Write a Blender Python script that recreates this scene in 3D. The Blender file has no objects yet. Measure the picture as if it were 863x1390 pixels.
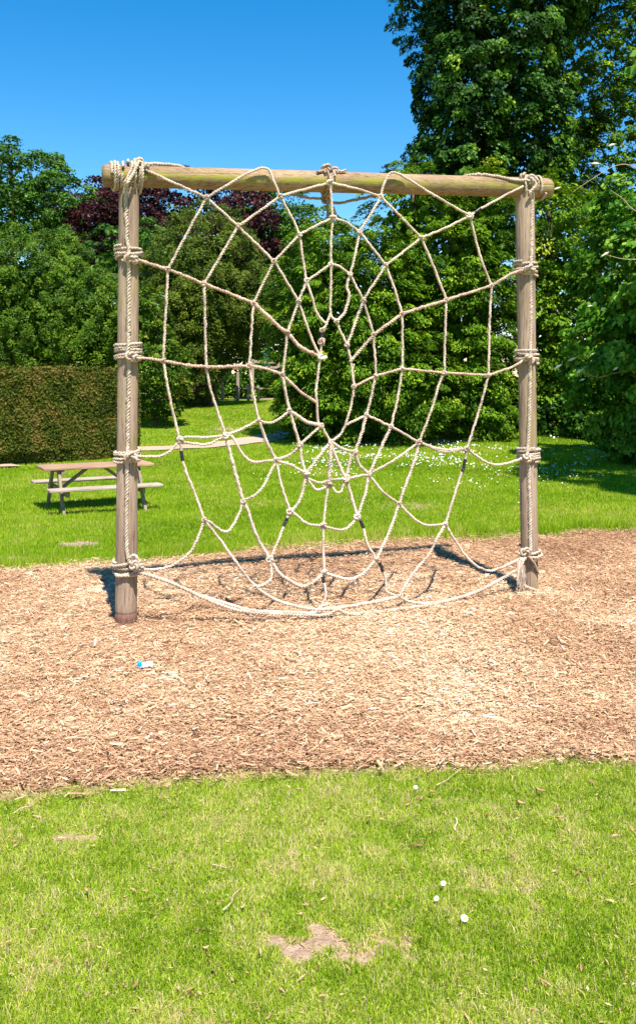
import bpy, math, random
import numpy as np
from mathutils import Vector
RS = np.random.RandomState
rng = RS(7)
random.seed(7)
scene = bpy.context.scene
COL = scene.collection
EYE = 1.75; F = 1200.0; HOR = 510.0; CX = 431.5
SUN_AZ = (0.31, -0.951)           # horizontal direction towards the sun
SUN_EL = math.radians(61)

# ------------------------------------------------------------------ helpers
def W(px, py, d):
    return np.array([(px-CX)/F*d, d, EYE-(py-HOR)/F*d])

def hash2(ix, iy, seed):
    h = (ix.astype(np.int64)*374761393 + iy.astype(np.int64)*668265263 + seed*1442695041) & 0x7fffffff
    h = ((h ^ (h >> 13))*1274126177) & 0x7fffffff
    return ((h ^ (h >> 16)) & 0xffff)/65535.0

def noise2(x, y, scale=1.0, seed=0, octaves=2):
    x = np.asarray(x, float)/scale; y = np.asarray(y, float)/scale
    tot = 0; amp = 1; s = 0
    for o in range(octaves):
        ix = np.floor(x); iy = np.floor(y); fx = x-ix; fy = y-iy
        fx = fx*fx*(3-2*fx); fy = fy*fy*(3-2*fy)
        a = hash2(ix, iy, seed+o); b = hash2(ix+1, iy, seed+o)
        c = hash2(ix, iy+1, seed+o); e = hash2(ix+1, iy+1, seed+o)
        tot = tot + amp*((a*(1-fx)+b*fx)*(1-fy)+(c*(1-fx)+e*fx)*fy)
        s += amp; amp *= .5; x = x*2.03+11; y = y*2.03+7
    return tot/s

def sstep(a, b, x):
    t = np.clip((np.asarray(x, float)-a)/(b-a), 0, 1)
    return t*t*(3-2*t)

def ground_z(x, y):
    x = np.asarray(x, float); y = np.asarray(y, float)
    rise = sstep(21, 36, y)*0.72*(1-sstep(2.0, 6.0, x))
    rise = rise + 0.10*sstep(23, 26, y)*(1-sstep(27, 31, y))*(1-sstep(-6, -1, x))
    bump = (noise2(x, y, 1.7, 5)-.5)*0.05
    hump = 0.16*sstep(19.5, 24, y)*sstep(1.0, 5.0, x)
    return rise + bump + hump

def mulch_near(x):
    x = np.asarray(x, float)
    return 3.90 + .15*np.clip(x/1.3, -2, 2) - .0 + (noise2(x, x*0+3, .35, 11, 3)-.5)*.16
def mulch_far(x):
    x = np.asarray(x, float)
    return 9.0 + .40*np.clip(x, -5, .5) + .22*np.clip(x-.5, 0, 6) + (noise2(x, x*0+9, .6, 12, 3)-.5)*.45

def mesh_obj(name, verts, faces=None, mat=None, parent=None, smooth=False, quads=None, tris=None, attrs=None, mat_idx=None):
    """verts (N,3); quads (M,4) and/or tris (K,3) arrays, or a list of faces."""
    me = bpy.data.meshes.new(name)
    if faces is not None:
        me.from_pydata([tuple(map(float, v)) for v in verts], [], [tuple(int(i) for i in f) for f in faces])
        nf = len(me.polygons)
    else:
        verts = np.ascontiguousarray(verts, dtype=np.float32)
        q = np.zeros((0, 4), np.int32) if quads is None else np.asarray(quads, np.int32)
        t = np.zeros((0, 3), np.int32) if tris is None else np.asarray(tris, np.int32)
        nq, nt = len(q), len(t); nf = nq+nt
        loops = np.concatenate([q.ravel(), t.ravel()]).astype(np.int32)
        starts = np.concatenate([np.arange(nq)*4, nq*4+np.arange(nt)*3]).astype(np.int32)
        me.vertices.add(len(verts)); me.vertices.foreach_set('co', verts.ravel())
        me.loops.add(len(loops)); me.loops.foreach_set('vertex_index', loops)
        me.polygons.add(nf); me.polygons.foreach_set('loop_start', starts)
        me.update(calc_edges=True)
    if attrs:
        for k, v in attrs.items():
            a = me.attributes.new(k, 'FLOAT', 'POINT' if len(v) == len(verts) and len(v) != nf else 'FACE')
            a.data.foreach_set('value', np.asarray(v, np.float32))
    if smooth:
        me.polygons.foreach_set('use_smooth', np.ones(nf, bool))
    mats = mat if isinstance(mat, (list, tuple)) else [mat]
    for m in mats:
        if m: me.materials.append(m)
    if mat_idx is not None:
        me.polygons.foreach_set('material_index', np.asarray(mat_idx, np.int32))
    me.update()
    ob = bpy.data.objects.new(name, me); COL.objects.link(ob)
    if parent is not None: ob.parent = parent
    return ob

def tag(o, label=None, cat=None, group=None, kind=None):
    if label: o['label'] = label
    if cat: o['category'] = cat
    if group: o['group'] = group
    if kind: o['kind'] = kind
    return o

def empty(name, label, cat, group=None, loc=(0, 0, 0)):
    o = bpy.data.objects.new(name, None); COL.objects.link(o)
    o.location = loc
    o.empty_display_size = .2
    return tag(o, label, cat, group)

def reloc(root):
    """children were built in world coordinates: shift them so that the Empty sits at the base"""
    bpy.context.view_layer.update()
    for c in root.children:
        c.location = Vector(c.location)-Vector(root.location)

class MB:
    def __init__(s): s.v = []; s.f = []; s.n = 0
    def add(s, v, f):
        v = np.asarray(v, float); s.v.append(v); s.f += [tuple(i+s.n for i in k) for k in f]; s.n += len(v)
    def box(s, c, u, v, w, bev=0.0):
        """oriented box: centre c, half vectors u v w, edges chamfered by bev (metres)"""
        c, u, v, w = [np.asarray(a, float) for a in (c, u, v, w)]
        if bev <= 0:
            P = [c+i*u+j*v+k*w for i in (-1, 1) for j in (-1, 1) for k in (-1, 1)]
            s.add(P, [(0, 1, 3, 2), (4, 6, 7, 5), (0, 4, 5, 1), (2, 3, 7, 6), (0, 2, 6, 4), (1, 5, 7, 3)]); return
        L = [np.linalg.norm(a) for a in (u, v, w)]
        ax = [u/L[0], v/L[1], w/L[2]]
        P = []; idx = {}
        for i in (-1, 1):
            for j in (-1, 1):
                for k in (-1, 1):
                    sg = (i, j, k)
                    for a in range(3):
                        p = c.copy()
                        for b in range(3):
                            p = p+ax[b]*sg[b]*(L[b]-(0 if b == a else bev))
                        idx[(sg, a)] = len(P); P.append(p)
        fs = []
        for a in range(3):
            b, e = (a+1) % 3, (a+2) % 3
            for sa in (-1, 1):
                q = []
                for sb, se in ((-1, -1), (1, -1), (1, 1), (-1, 1)):
                    sg = [0, 0, 0]; sg[a] = sa; sg[b] = sb; sg[e] = se
                    q.append(idx[(tuple(sg), a)])
                fs.append(q if sa > 0 else q[::-1])
            for sb in (-1, 1):
                for se in (-1, 1):
                    def S(sa):
                        sg = [0, 0, 0]; sg[a] = sa; sg[b] = sb; sg[e] = se; return tuple(sg)
                    q = [idx[(S(-1), b)], idx[(S(1), b)], idx[(S(1), e)], idx[(S(-1), e)]]
                    fs.append(q)
        for i in (-1, 1):
            for j in (-1, 1):
                for k in (-1, 1):
                    fs.append([idx[((i, j, k), a)] for a in range(3)])
        s.add(P, fs)
    def build(s, name, mat, parent=None, smooth=False):
        o = mesh_obj(name, np.concatenate(s.v), faces=s.f, mat=mat, parent=parent, smooth=smooth)
        import bmesh
        bm = bmesh.new(); bm.from_mesh(o.data); bmesh.ops.recalc_face_normals(bm, faces=bm.faces); bm.to_mesh(o.data); bm.free()
        return o

def frames(P):
    P = np.asarray(P, float)
    T = np.gradient(P, axis=0); T /= np.linalg.norm(T, axis=1)[:, None]+1e-12
    N = np.zeros_like(P)
    a = np.array([0, 0, 1.0]) if abs(T[0][2]) < .9 else np.array([1.0, 0, 0])
    n = a-T[0]*a.dot(T[0]); n /= np.linalg.norm(n); N[0] = n
    for i in range(1, len(P)):
        n = N[i-1]-T[i]*N[i-1].dot(T[i]); n /= np.linalg.norm(n)+1e-12; N[i] = n
    return T, N, np.cross(T, N)

def resample(P, step):
    P = np.asarray(P, float)
    s = np.concatenate([[0], np.cumsum(np.linalg.norm(np.diff(P, axis=0), axis=1))])
    n = max(3, int(s[-1]/step)+1)
    t = np.linspace(0, s[-1], n)
    return np.stack([np.interp(t, s, P[:, k]) for k in range(3)], 1), t

def sweep(P, prof, nr):
    """prof(i_array, theta_array)->(n, nr) radius.  returns verts, quads, endcaps"""
    T, N, B = frames(P)
    n = len(P)
    th = np.arange(nr)*2*np.pi/nr
    R = prof(n, th)
    V = P[:, None, :]+R[..., None]*(np.cos(th)[None, :, None]*N[:, None, :]+np.sin(th)[None, :, None]*B[:, None, :])
    V = V.reshape(-1, 3)
    i = np.arange(n-1)[:, None]*nr; j = np.arange(nr)[None, :]; j2 = (j+1) % nr
    Q = np.stack([i+j, i+j2, i+nr+j2, i+nr+j], -1).reshape(-1, 4)
    # caps
    c0 = len(V); V = np.concatenate([V, P[:1], P[-1:]])
    jj = np.arange(nr); k2 = (jj+1) % nr
    Tt = np.concatenate([np.stack([k2, jj, np.full(nr, c0)], 1), np.stack([(n-1)*nr+jj, (n-1)*nr+k2, np.full(nr, c0+1)], 1)])
    return V, Q, Tt

def catmull(P, n=10):
    P = [np.asarray(p, float) for p in P]
    if len(P) == 2:
        t = np.linspace(0, 1, n)[:, None]; return P[0]*(1-t)+P[1]*t
    Q = [2*P[0]-P[1]]+P+[2*P[-1]-P[-2]]
    out = []
    for i in range(1, len(Q)-2):
        p0, p1, p2, p3 = Q[i-1:i+3]
        for t in np.linspace(0, 1, n, endpoint=False):
            out.append(.5*((2*p1)+(-p0+p2)*t+(2*p0-5*p1+4*p2-p3)*t*t+(-p0+3*p1-3*p2+p3)*t**3))
    out.append(P[-1]); return np.array(out)

class Acc:
    def __init__(s): s.V = []; s.Q = []; s.T = []; s.n = 0
    def add(s, V, Q, T=None):
        s.V.append(V); s.Q.append(np.asarray(Q)+s.n)
        if T is not None and len(T): s.T.append(np.asarray(T)+s.n)
        s.n += len(V)
    def build(s, name, mat, parent=None, smooth=True):
        return mesh_obj(name, np.concatenate(s.V), quads=np.concatenate(s.Q) if s.Q else None,
                        tris=np.concatenate(s.T) if s.T else None, mat=mat, parent=parent, smooth=smooth)

def leafquads(c, a, b, L, Wd):
    V = np.stack([c-a*L*.5, c+b*Wd*.5-a*L*.08, c+a*L*.5, c-b*Wd*.5-a*L*.08], 1).reshape(-1, 3)
    return V, np.arange(len(c))[:, None]*4+np.arange(4)
def unit(v): return v/(np.linalg.norm(v, axis=-1, keepdims=True)+1e-9)

# ------------------------------------------------------------------ materials
def newmat(name):
    m = bpy.data.materials.new(name); m.use_nodes = True
    nt = m.node_tree; nt.nodes.clear()
    out = nt.nodes.new('ShaderNodeOutputMaterial')
    return m, nt, out

def N(nt, typ, **kw):
    n = nt.nodes.new(typ)
    for k, v in kw.items():
        if k in n.inputs: n.inputs[k].default_value = v
        else: setattr(n, k, v)
    return n

def ramp(nt, stops, interp='LINEAR'):
    r = nt.nodes.new('ShaderNodeValToRGB'); cr = r.color_ramp; cr.interpolation = interp
    while len(cr.elements) < len(stops): cr.elements.new(.5)
    for e, (p, c) in zip(cr.elements, stops):
        e.position = p; e.color = (c[0], c[1], c[2], 1)
    return r

def leaf_mat(name, stops, trans=.3, gloss=.12, rough=.45, tcol=None):
    kk = .88 if name in ('grass_blade', 'lawn_blade') else 1.0 if name == 'wood_chip' else .80
    stops = [(p_, tuple(v_*kk for v_ in c_)) for p_, c_ in stops]
    m, nt, out = newmat(name)
    at = N(nt, 'ShaderNodeAttribute', attribute_name='tone')
    r = ramp(nt, stops); nt.links.new(at.outputs['Fac'], r.inputs[0])
    p = N(nt, 'ShaderNodeBsdfPrincipled'); p.inputs['Roughness'].default_value = rough
    p.inputs['Specular IOR Level'].default_value = gloss*.9
    nt.links.new(r.outputs[0], p.inputs['Base Color'])
    t = N(nt, 'ShaderNodeBsdfTranslucent')
    mixc = N(nt, 'ShaderNodeMixRGB', blend_type='MULTIPLY'); mixc.inputs[0].default_value = 1
    mixc.inputs[2].default_value = tcol or (1.5, 1.6, .6, 1)
    nt.links.new(r.outputs[0], mixc.inputs[1]); nt.links.new(mixc.outputs[0], t.inputs['Color'])
    mx = N(nt, 'ShaderNodeMixShader'); mx.inputs[0].default_value = trans
    nt.links.new(p.outputs[0], mx.inputs[1]); nt.links.new(t.outputs[0], mx.inputs[2])
    nt.links.new(mx.outputs[0], out.inputs[0])
    return m

M = {}
M['yew'] = leaf_mat('yew_foliage', [(0, (.02, .05, .005)), (.4, (.055, .12, .009)), (.75, (.14, .25, .015)), (1, (.28, .31, .03))], gloss=.08, trans=.12)
M['golden_yew'] = leaf_mat('golden_yew_foliage', [(0, (.025, .05, .006)), (.4, (.065, .11, .010)), (.75, (.16, .21, .018)), (1, (.30, .25, .04))], gloss=.08, trans=.12)
M['hemlock'] = leaf_mat('hemlock_foliage', [(0, (.02, .05, .005)), (.35, (.06, .14, .008)), (.7, (.17, .33, .013)), (1, (.38, .40, .035))], gloss=.08, trans=.18)
M['ivy'] = leaf_mat('ivy_foliage', [(0, (.008, .03, .004)), (.4, (.022, .08, .007)), (.75, (.09, .21, .012)), (1, (.30, .44, .03))], trans=.12, gloss=.12, rough=.5)
M['sycamore'] = leaf_mat('sycamore_foliage', [(0, (.012, .045, .005)), (.4, (.04, .14, .010)), (.8, (.12, .30, .018)), (1, (.24, .42, .05))], trans=.22, gloss=.10, rough=.5)
M['broadleaf'] = leaf_mat('broadleaf_foliage', [(0, (.016, .045, .006)), (.45, (.05, .13, .012)), (.85, (.12, .26, .03)), (1, (.18, .33, .06))], gloss=.14, rough=.5, trans=.2)
M['copper'] = leaf_mat('copper_foliage', [(0, (.018, .006, .009)), (.5, (.045, .013, .017)), (1, (.11, .04, .035))], trans=.15, gloss=.15, tcol=(1.6, .7, .7, 1))
M['hedge'] = leaf_mat('hedge_foliage', [(0, (.03, .030, .006)), (.35, (.055, .08, .010)), (.7, (.10, .125, .015)), (1, (.20, .135, .035))], trans=.1, gloss=.06)
M['grass'] = leaf_mat('grass_blade', [(0, (.10, .19, .010)), (.3, (.22, .36, .014)), (.55, (.38, .52, .03)), (.72, (.52, .57, .08)), (.85, (.62, .55, .20)), (1, (.72, .58, .36))], trans=.35, gloss=.08, tcol=(1.2, 1.2, .5, 1))
M['lawn'] = leaf_mat('lawn_blade', [(0, (.10, .19, .006)), (.4, (.215, .38, .010)), (.75, (.36, .50, .02)), (1, (.58, .50, .15))], trans=.38, gloss=.06, tcol=(1.2, 1.2, .5, 1))
M['chip'] = leaf_mat('wood_chip', [(0, (.10, .045, .026)), (.2, (.28, .145, .08)), (.5, (.46, .28, .16)), (.8, (.60, .41, .245)), (1, (.75, .62, .45))], trans=0, gloss=.1, rough=.8)

def soil_mat():
    m, nt, out = newmat('lawn_soil')
    tc = N(nt, 'ShaderNodeTexCoord')
    n1 = N(nt, 'ShaderNodeTexNoise', Scale=1.1, Detail=6.0); n2 = N(nt, 'ShaderNodeTexNoise', Scale=60.0, Detail=4.0)
    for n in (n1, n2): nt.links.new(tc.outputs['Object'], n.inputs['Vector'])
    r1 = ramp(nt, [(.36, (.16, .25, .015)), (.52, (.22, .29, .03)), (.68, (.36, .31, .11))])
    nt.links.new(n1.outputs[0], r1.inputs[0])
    r2 = ramp(nt, [(.3, (.45, .45, .45)), (.7, (1.2, 1.2, 1.2))]); nt.links.new(n2.outputs[0], r2.inputs[0])
    mu = N(nt, 'ShaderNodeMixRGB', blend_type='MULTIPLY'); mu.inputs[0].default_value = 1
    nt.links.new(r1.outputs[0], mu.inputs[1]); nt.links.new(r2.outputs[0], mu.inputs[2])
    # bare earth patches (per-face attribute)
    at = N(nt, 'ShaderNodeAttribute', attribute_name='bare')
    n3 = N(nt, 'ShaderNodeTexNoise', Scale=25.0, Detail=5.0); nt.links.new(tc.outputs['Object'], n3.inputs['Vector'])
    r3 = ramp(nt, [(.3, (.22, .145, .095)), (.7, (.40, .285, .20))]); nt.links.new(n3.outputs[0], r3.inputs[0])
    mx = N(nt, 'ShaderNodeMixRGB'); n4 = N(nt, 'ShaderNodeTexNoise', Scale=55.0, Detail=5.0); nt.links.new(tc.outputs['Object'], n4.inputs['Vector'])
    ad = N(nt, 'ShaderNodeMath', operation='ADD'); nt.links.new(at.outputs['Fac'], ad.inputs[0]); nt.links.new(n4.outputs[0], ad.inputs[1])
    r5 = ramp(nt, [(.72, (0, 0, 0)), (.98, (1, 1, 1))]); nt.links.new(ad.outputs[0], r5.inputs[0]); nt.links.new(r5.outputs[0], mx.inputs[0])
    nt.links.new(mu.outputs[0], mx.inputs[1]); nt.links.new(r3.outputs[0], mx.inputs[2])
    p = N(nt, 'ShaderNodeBsdfPrincipled', Roughness=.95); p.inputs['Specular IOR Level'].default_value = .1
    nt.links.new(mx.outputs[0], p.inputs['Base Color'])
    b = N(nt, 'ShaderNodeBump', Strength=.7, Distance=.02); nt.links.new(n2.outputs[0], b.inputs['Height'])
    nt.links.new(b.outputs[0], p.inputs['Normal']); nt.links.new(p.outputs[0], out.inputs[0])
    return m
M['soil'] = soil_mat()

def bed_mat(name, c1, c2, scale):
    m, nt, out = newmat(name)
    tc = N(nt, 'ShaderNodeTexCoord')
    mp = N(nt, 'ShaderNodeMapping'); mp.inputs['Scale'].default_value = (1, 1.6, 1); nt.links.new(tc.outputs['Object'], mp.inputs[0])
    v = N(nt, 'ShaderNodeTexVoronoi', Scale=scale); n2 = N(nt, 'ShaderNodeTexNoise', Scale=scale*.8, Detail=5.0)
    nt.links.new(mp.outputs[0], v.inputs['Vector']); nt.links.new(mp.outputs[0], n2.inputs['Vector'])
    r = ramp(nt, [(.3, c1), (.7, c2)]); nt.links.new(n2.outputs[0], r.inputs[0])
    p = N(nt, 'ShaderNodeBsdfPrincipled', Roughness=.9); p.inputs['Specular IOR Level'].default_value = .15
    nt.links.new(r.outputs[0], p.inputs['Base Color'])
    b = N(nt, 'ShaderNodeBump', Strength=.8, Distance=.015); nt.links.new(v.outputs['Distance'], b.inputs['Height'])
    nt.links.new(b.outputs[0], p.inputs['Normal']); nt.links.new(p.outputs[0], out.inputs[0])
    return m
M['bed'] = bed_mat('mulch_fines', (.22, .11, .05), (.50, .31, .15), 70)
M['path'] = bed_mat('dirt_path', (.36, .25, .175), (.52, .385, .28), 40)
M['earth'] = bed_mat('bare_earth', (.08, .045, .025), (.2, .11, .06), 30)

def wood_mat(name, top, mid, crack, algae=0.0, axis='Z', dark=1.0):
    m, nt, out = newmat(name)
    tc = N(nt, 'ShaderNodeTexCoord')
    mp = N(nt, 'ShaderNodeMapping'); sc = {'Z': (14, 14, .9), 'X': (.9, 14, 14)}[axis]
    mp.inputs['Scale'].default_value = sc; nt.links.new(tc.outputs['Object'], mp.inputs[0])
    g = N(nt, 'ShaderNodeTexNoise', Scale=5.0, Detail=12.0, Roughness=.78); nt.links.new(mp.outputs[0], g.inputs['Vector'])
    r = ramp(nt, [(.36, crack), (.45, mid), (.58, top), (.8, tuple(min(1, c*1.25) for c in top))]); nt.links.new(g.outputs[0], r.inputs[0])
    big = N(nt, 'ShaderNodeTexNoise', Scale=2.2, Detail=4.0); nt.links.new(tc.outputs['Object'], big.inputs['Vector'])
    rb = ramp(nt, [(.35, (.72, .66, .62)), (.65, (1.08, 1.05, 1.0))]); nt.links.new(big.outputs[0], rb.inputs[0])
    mu = N(nt, 'ShaderNodeMixRGB', blend_type='MULTIPLY'); mu.inputs[0].default_value = .8
    nt.links.new(r.outputs[0], mu.inputs[1]); nt.links.new(rb.outputs[0], mu.inputs[2])
    col = mu.outputs[0]
    # knots
    vo = N(nt, 'ShaderNodeTexVoronoi', Scale=4.0); mp2 = N(nt, 'ShaderNodeMapping')
    mp2.inputs['Scale'].default_value = {'Z': (1.6, 1.6, .8), 'X': (.8, 1.6, 1.6)}[axis]
    nt.links.new(tc.outputs['Object'], mp2.inputs[0]); nt.links.new(mp2.outputs[0], vo.inputs['Vector'])
    rk = ramp(nt, [(.05, (.35, .24, .18)), (.10, (.75, .68, .6)), (.16, (1, 1, 1))]); nt.links.new(vo.outputs['Distance'], rk.inputs[0])
    mk = N(nt, 'ShaderNodeMixRGB', blend_type='MULTIPLY'); mk.inputs[0].default_value = .8
    nt.links.new(col, mk.inputs[1]); nt.links.new(rk.outputs[0], mk.inputs[2]); col = mk.outputs[0]
    if algae:
        # green algae in a band along the side of the round timber (object space)
        geo = N(nt, 'ShaderNodeAttribute', attribute_name='algae')
        na = N(nt, 'ShaderNodeTexNoise', Scale=3.5, Detail=5.0); mpa = N(nt, 'ShaderNodeMapping')
        mpa.inputs['Scale'].default_value = (1, 6, 6) if axis == 'X' else (6, 6, 1)
        nt.links.new(tc.outputs['Object'], mpa.inputs[0]); nt.links.new(mpa.outputs[0], na.inputs['Vector'])
        ra = ramp(nt, [(.35, (0, 0, 0)), (.6, (1, 1, 1))]); nt.links.new(na.outputs[0], ra.inputs[0])
        mm = N(nt, 'ShaderNodeMath', operation='MULTIPLY'); nt.links.new(geo.outputs['Fac'], mm.inputs[0]); nt.links.new(ra.outputs[0], mm.inputs[1])
        m2 = N(nt, 'ShaderNodeMath', operation='MULTIPLY'); nt.links.new(mm.outputs[0], m2.inputs[0]); m2.inputs[1].default_value = algae
        ma = N(nt, 'ShaderNodeMixRGB'); nt.links.new(m2.outputs[0], ma.inputs[0])
        nt.links.new(col, ma.inputs[1]); ma.inputs[2].default_value = (.27, .26, .03, 1); col = ma.outputs[0]
    p = N(nt, 'ShaderNodeBsdfPrincipled', Roughness=.78); p.inputs['Specular IOR Level'].default_value = .2
    nt.links.new(col, p.inputs['Base Color'])
    b = N(nt, 'ShaderNodeBump', Strength=.9, Distance=.006); nt.links.new(g.outputs[0], b.inputs['Height'])
    nt.links.new(b.outputs[0], p.inputs['Normal']); nt.links.new(p.outputs[0], out.inputs[0])
    return m
M['post'] = wood_mat('weathered_post_wood', (.38, .29, .21), (.29, .215, .155), (.09, .06, .04), algae=.5)
M['bar'] = wood_mat('crossbar_wood', (.36, .26, .165), (.26, .175, .10), (.08, .05, .03), algae=1.0, axis='X')
M['sleeve'] = wood_mat('rusty_post_sleeve', (.19, .10, .075), (.14, .075, .055), (.09, .04, .03))
M['plank'] = wood_mat('grey_plank_wood', (.42, .36, .30), (.34, .28, .22), (.13, .1, .08), axis='X')
M['table_top'] = wood_mat('table_top_wood', (.38, .25, .165), (.31, .195, .125), (.15, .08, .05), axis='X')
M['frame_wood'] = wood_mat('grey_frame_wood', (.30, .25, .19), (.24, .19, .14), (.09, .07, .05))
M['bark'] = wood_mat('tree_bark', (.14, .10, .07), (.09, .065, .045), (.03, .02, .015))

def simple(name, col, rough=.7, spec=.3, noise=0.0, nscale=60, trans=0):
    m, nt, out = newmat(name)
    p = N(nt, 'ShaderNodeBsdfPrincipled', Roughness=rough); p.inputs['Specular IOR Level'].default_value = spec
    if noise:
        tc = N(nt, 'ShaderNodeTexCoord'); n = N(nt, 'ShaderNodeTexNoise', Scale=float(nscale), Detail=4.0)
        nt.links.new(tc.outputs['Object'], n.inputs['Vector'])
        r = ramp(nt, [(.3, tuple(c*(1-noise) for c in col)), (.7, tuple(min(1, c*(1+noise)) for c in col))])
        nt.links.new(n.outputs[0], r.inputs[0]); nt.links.new(r.outputs[0], p.inputs['Base Color'])
    else: p.inputs['Base Color'].default_value = (*col, 1)
    nt.links.new(p.outputs[0], out.inputs[0]); return m

M['rope'] = simple('natural_rope', (.49, .385, .295), .85, .15, .32, 9)
M['rope_old'] = simple('old_fuzzy_rope', (.45, .32, .24), .9, .1, .28, 18)
M['rope_dark'] = simple('weathered_shaded_rope', (.30, .21, .15), .9, .1, .3, 18)  # aged rope, its colour also darkened for the shade under the crossbar
M['rope_post'] = simple('post_rope', (.43, .345, .26), .85, .15, .15, 14)
M['tape'] = simple('black_tape', (.012, .012, .013), .4, .5)
M['white_end'] = simple('white_whipping', (.85, .83, .8), .7, .2)
M['daisy'] = simple('daisy_petal', (.72, .72, .70), .6, .2)
M['daisy_eye'] = simple('daisy_eye', (.75, .5, .03), .7, .2)
M['stem'] = simple('flower_stem', (.12, .25, .03), .6, .2)
M['twig'] = simple('dry_twig', (.45, .33, .22), .8, .15, .3, 40)
M['dead_leaf'] = simple('dead_leaf', (.34, .20, .11), .8, .15, .35, 60)
M['wrap_white'] = simple('wrapper_white', (.85, .85, .9), .35, .5, .04, 60)
M['wrap_blue'] = simple('wrapper_blue', (.0, .32, .82), .3, .5, .08, 60)
M['net_green'] = simple('green_mesh_panel', (.03, .12, .09), .7, .2, .3, 8)
M['pale_leaf'] = simple('pale_withered_leaf', (.62, .58, .40), .7, .2, .2, 20)

# ------------------------------------------------------------------ ground
def grid(name, x0, x1, y0, y1, nx, ny, zoff, mat, mask=None, attrs_fn=None):
    xs = np.asarray(x0) if np.ndim(x0) else np.linspace(x0, x1, nx); nx = len(xs)
    ys = np.asarray(y0) if np.ndim(y0) else np.linspace(y0, y1, ny); ny = len(ys)
    X, Y = np.meshgrid(xs, ys)
    V = np.stack([X.ravel(), Y.ravel(), (ground_z(X, Y)+zoff).ravel()], 1)
    i = np.arange(ny-1)[:, None]*nx; j = np.arange(nx-1)[None, :]
    Q = np.stack([i+j, i+j+1, i+nx+j+1, i+nx+j], -1).reshape(-1, 4)
    C = V[Q].mean(1)
    at = None
    if attrs_fn: at = attrs_fn(V)
    return mesh_obj(name, V, quads=Q, mat=mat, smooth=True, attrs=at), C

def bare_amount(x, y):
    x = np.asarray(x, float); y = np.asarray(y, float)
    def blob(cx, cy, rx, ry, seed):
        k_ = .07 if cy < 5 else .2
        return np.clip(.95-((x-cx)/rx)**2-((y-cy)/ry)**2+(noise2(x, y, k_, seed, 4)-.5)*4.2*np.exp(-(((x-cx)/rx)**2+((y-cy)/ry)**2)*.18), 0, 1)*(((x-cx)/rx)**2+((y-cy)/ry)**2 < 9)
    b = blob(.05, 2.70, .23, .12, 21)
    b = np.maximum(b, blob(-.93, 3.36, .10, .035, 22)*.8)
    b = np.maximum(b, blob(.62, 3.62, .25, .06, 23)*.45)
    b = np.maximum(b, blob(-2.85, 8.45, .6, .15, 24)*.7)
    b = np.maximum(b, blob(-2.45, 9.2, .28, .15, 25))
    b = np.maximum(b, blob(.95, 9.9, .35, .12, 26)*.6)
    b = np.maximum(b, blob(-4.0, 26.3, 1.3, .5, 27)*.3)
    b = np.maximum(b, blob(3.3, 22.7, 1.6, .55, 28)*.9)
    near = np.clip((noise2(x, y, .12, 31, 4)-.66)*5, 0, .5)*(y < 4.3)
    far = np.clip((noise2(x, y, 1.3, 32, 4)-.72)*4, 0, .6)*(y > 4.3)
    edge1 = np.clip(1-(mulch_near(x)-y)/.12, 0, 1)*(y < 4.5)*.6
    edge2 = np.clip(1-(y-mulch_far(x))/.25, 0, 1)*(y > 4.5)*.6
    return np.clip(np.maximum.reduce([b, near*.8, far, edge1, edge2]), 0, 1)

xs = np.concatenate([np.linspace(-260, -25, 12), np.linspace(-22, -4, 40), np.linspace(-3.9, 3.9, 320), np.linspace(4, 22, 40), np.linspace(25, 260, 12)])
ys = np.concatenate([np.linspace(-60, 1.5, 10), np.linspace(1.7, 4.4, 190), np.linspace(4.5, 12, 90), np.linspace(12.2, 40, 90), np.linspace(44, 900, 14)])
g, _ = grid('ground', xs, None, ys, None, 0, 0, 0, M['soil'], attrs_fn=lambda C: {'bare': bare_amount(C[:, 0], C[:, 1])})
tag(g, kind='structure')

# mulch bed sheet
xs = np.linspace(-9, 11, 260); rows = 60
t = np.linspace(0, 1, rows)
a = mulch_near(xs); b = mulch_far(xs)
Y = a[None, :]*(1-t[:, None])+b[None, :]*t[:, None]; X = np.repeat(xs[None, :], rows, 0)
Z = ground_z(X, Y)+.006+(noise2(X, Y, .3, 45, 3)-.5)*.05*np.minimum(1, 8*np.minimum(t, 1-t))[:, None]+.012*np.minimum(1, 8*np.minimum(t, 1-t))[:, None]
V = np.stack([X.ravel(), Y.ravel(), Z.ravel()], 1); nx = len(xs)
i = np.arange(rows-1)[:, None]*nx; j = np.arange(nx-1)[None, :]
Q = np.stack([i+j, i+j+1, i+nx+j+1, i+nx+j], -1).reshape(-1, 4)
tag(mesh_obj('mulch_bed', V, quads=Q, mat=M['bed'], smooth=True), kind='structure')

# dirt path curving across the lawn behind the hedge
pp = catmull([(-12, 19.2), (-6.5, 19.9), (-3.6, 21.3), (-1.9, 22.9), (-.6, 25.2), (.6, 28.5)], 16)
wd = .52+.06*np.sin(np.arange(len(pp))*.9)
Tn = np.gradient(pp, axis=0); Tn /= np.linalg.norm(Tn, axis=1)[:, None]; Nn = np.stack([-Tn[:, 1], Tn[:, 0]], 1)
V = []
for k in (-1, -.5, 0, .5, 1):
    q = pp+Nn*(wd*k)[:, None]; V.append(np.stack([q[:, 0], q[:, 1], ground_z(q[:, 0], q[:, 1])+.03], 1))
V = np.concatenate(V); n = len(pp)
Q = np.array([(r*n+c, (r+1)*n+c, (r+1)*n+c+1, r*n+c+1) for r in range(4) for c in range(n-1)])
tag(mesh_obj('path', V, quads=Q, mat=M['path'], smooth=True), kind='structure')
PATH = pp

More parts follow.
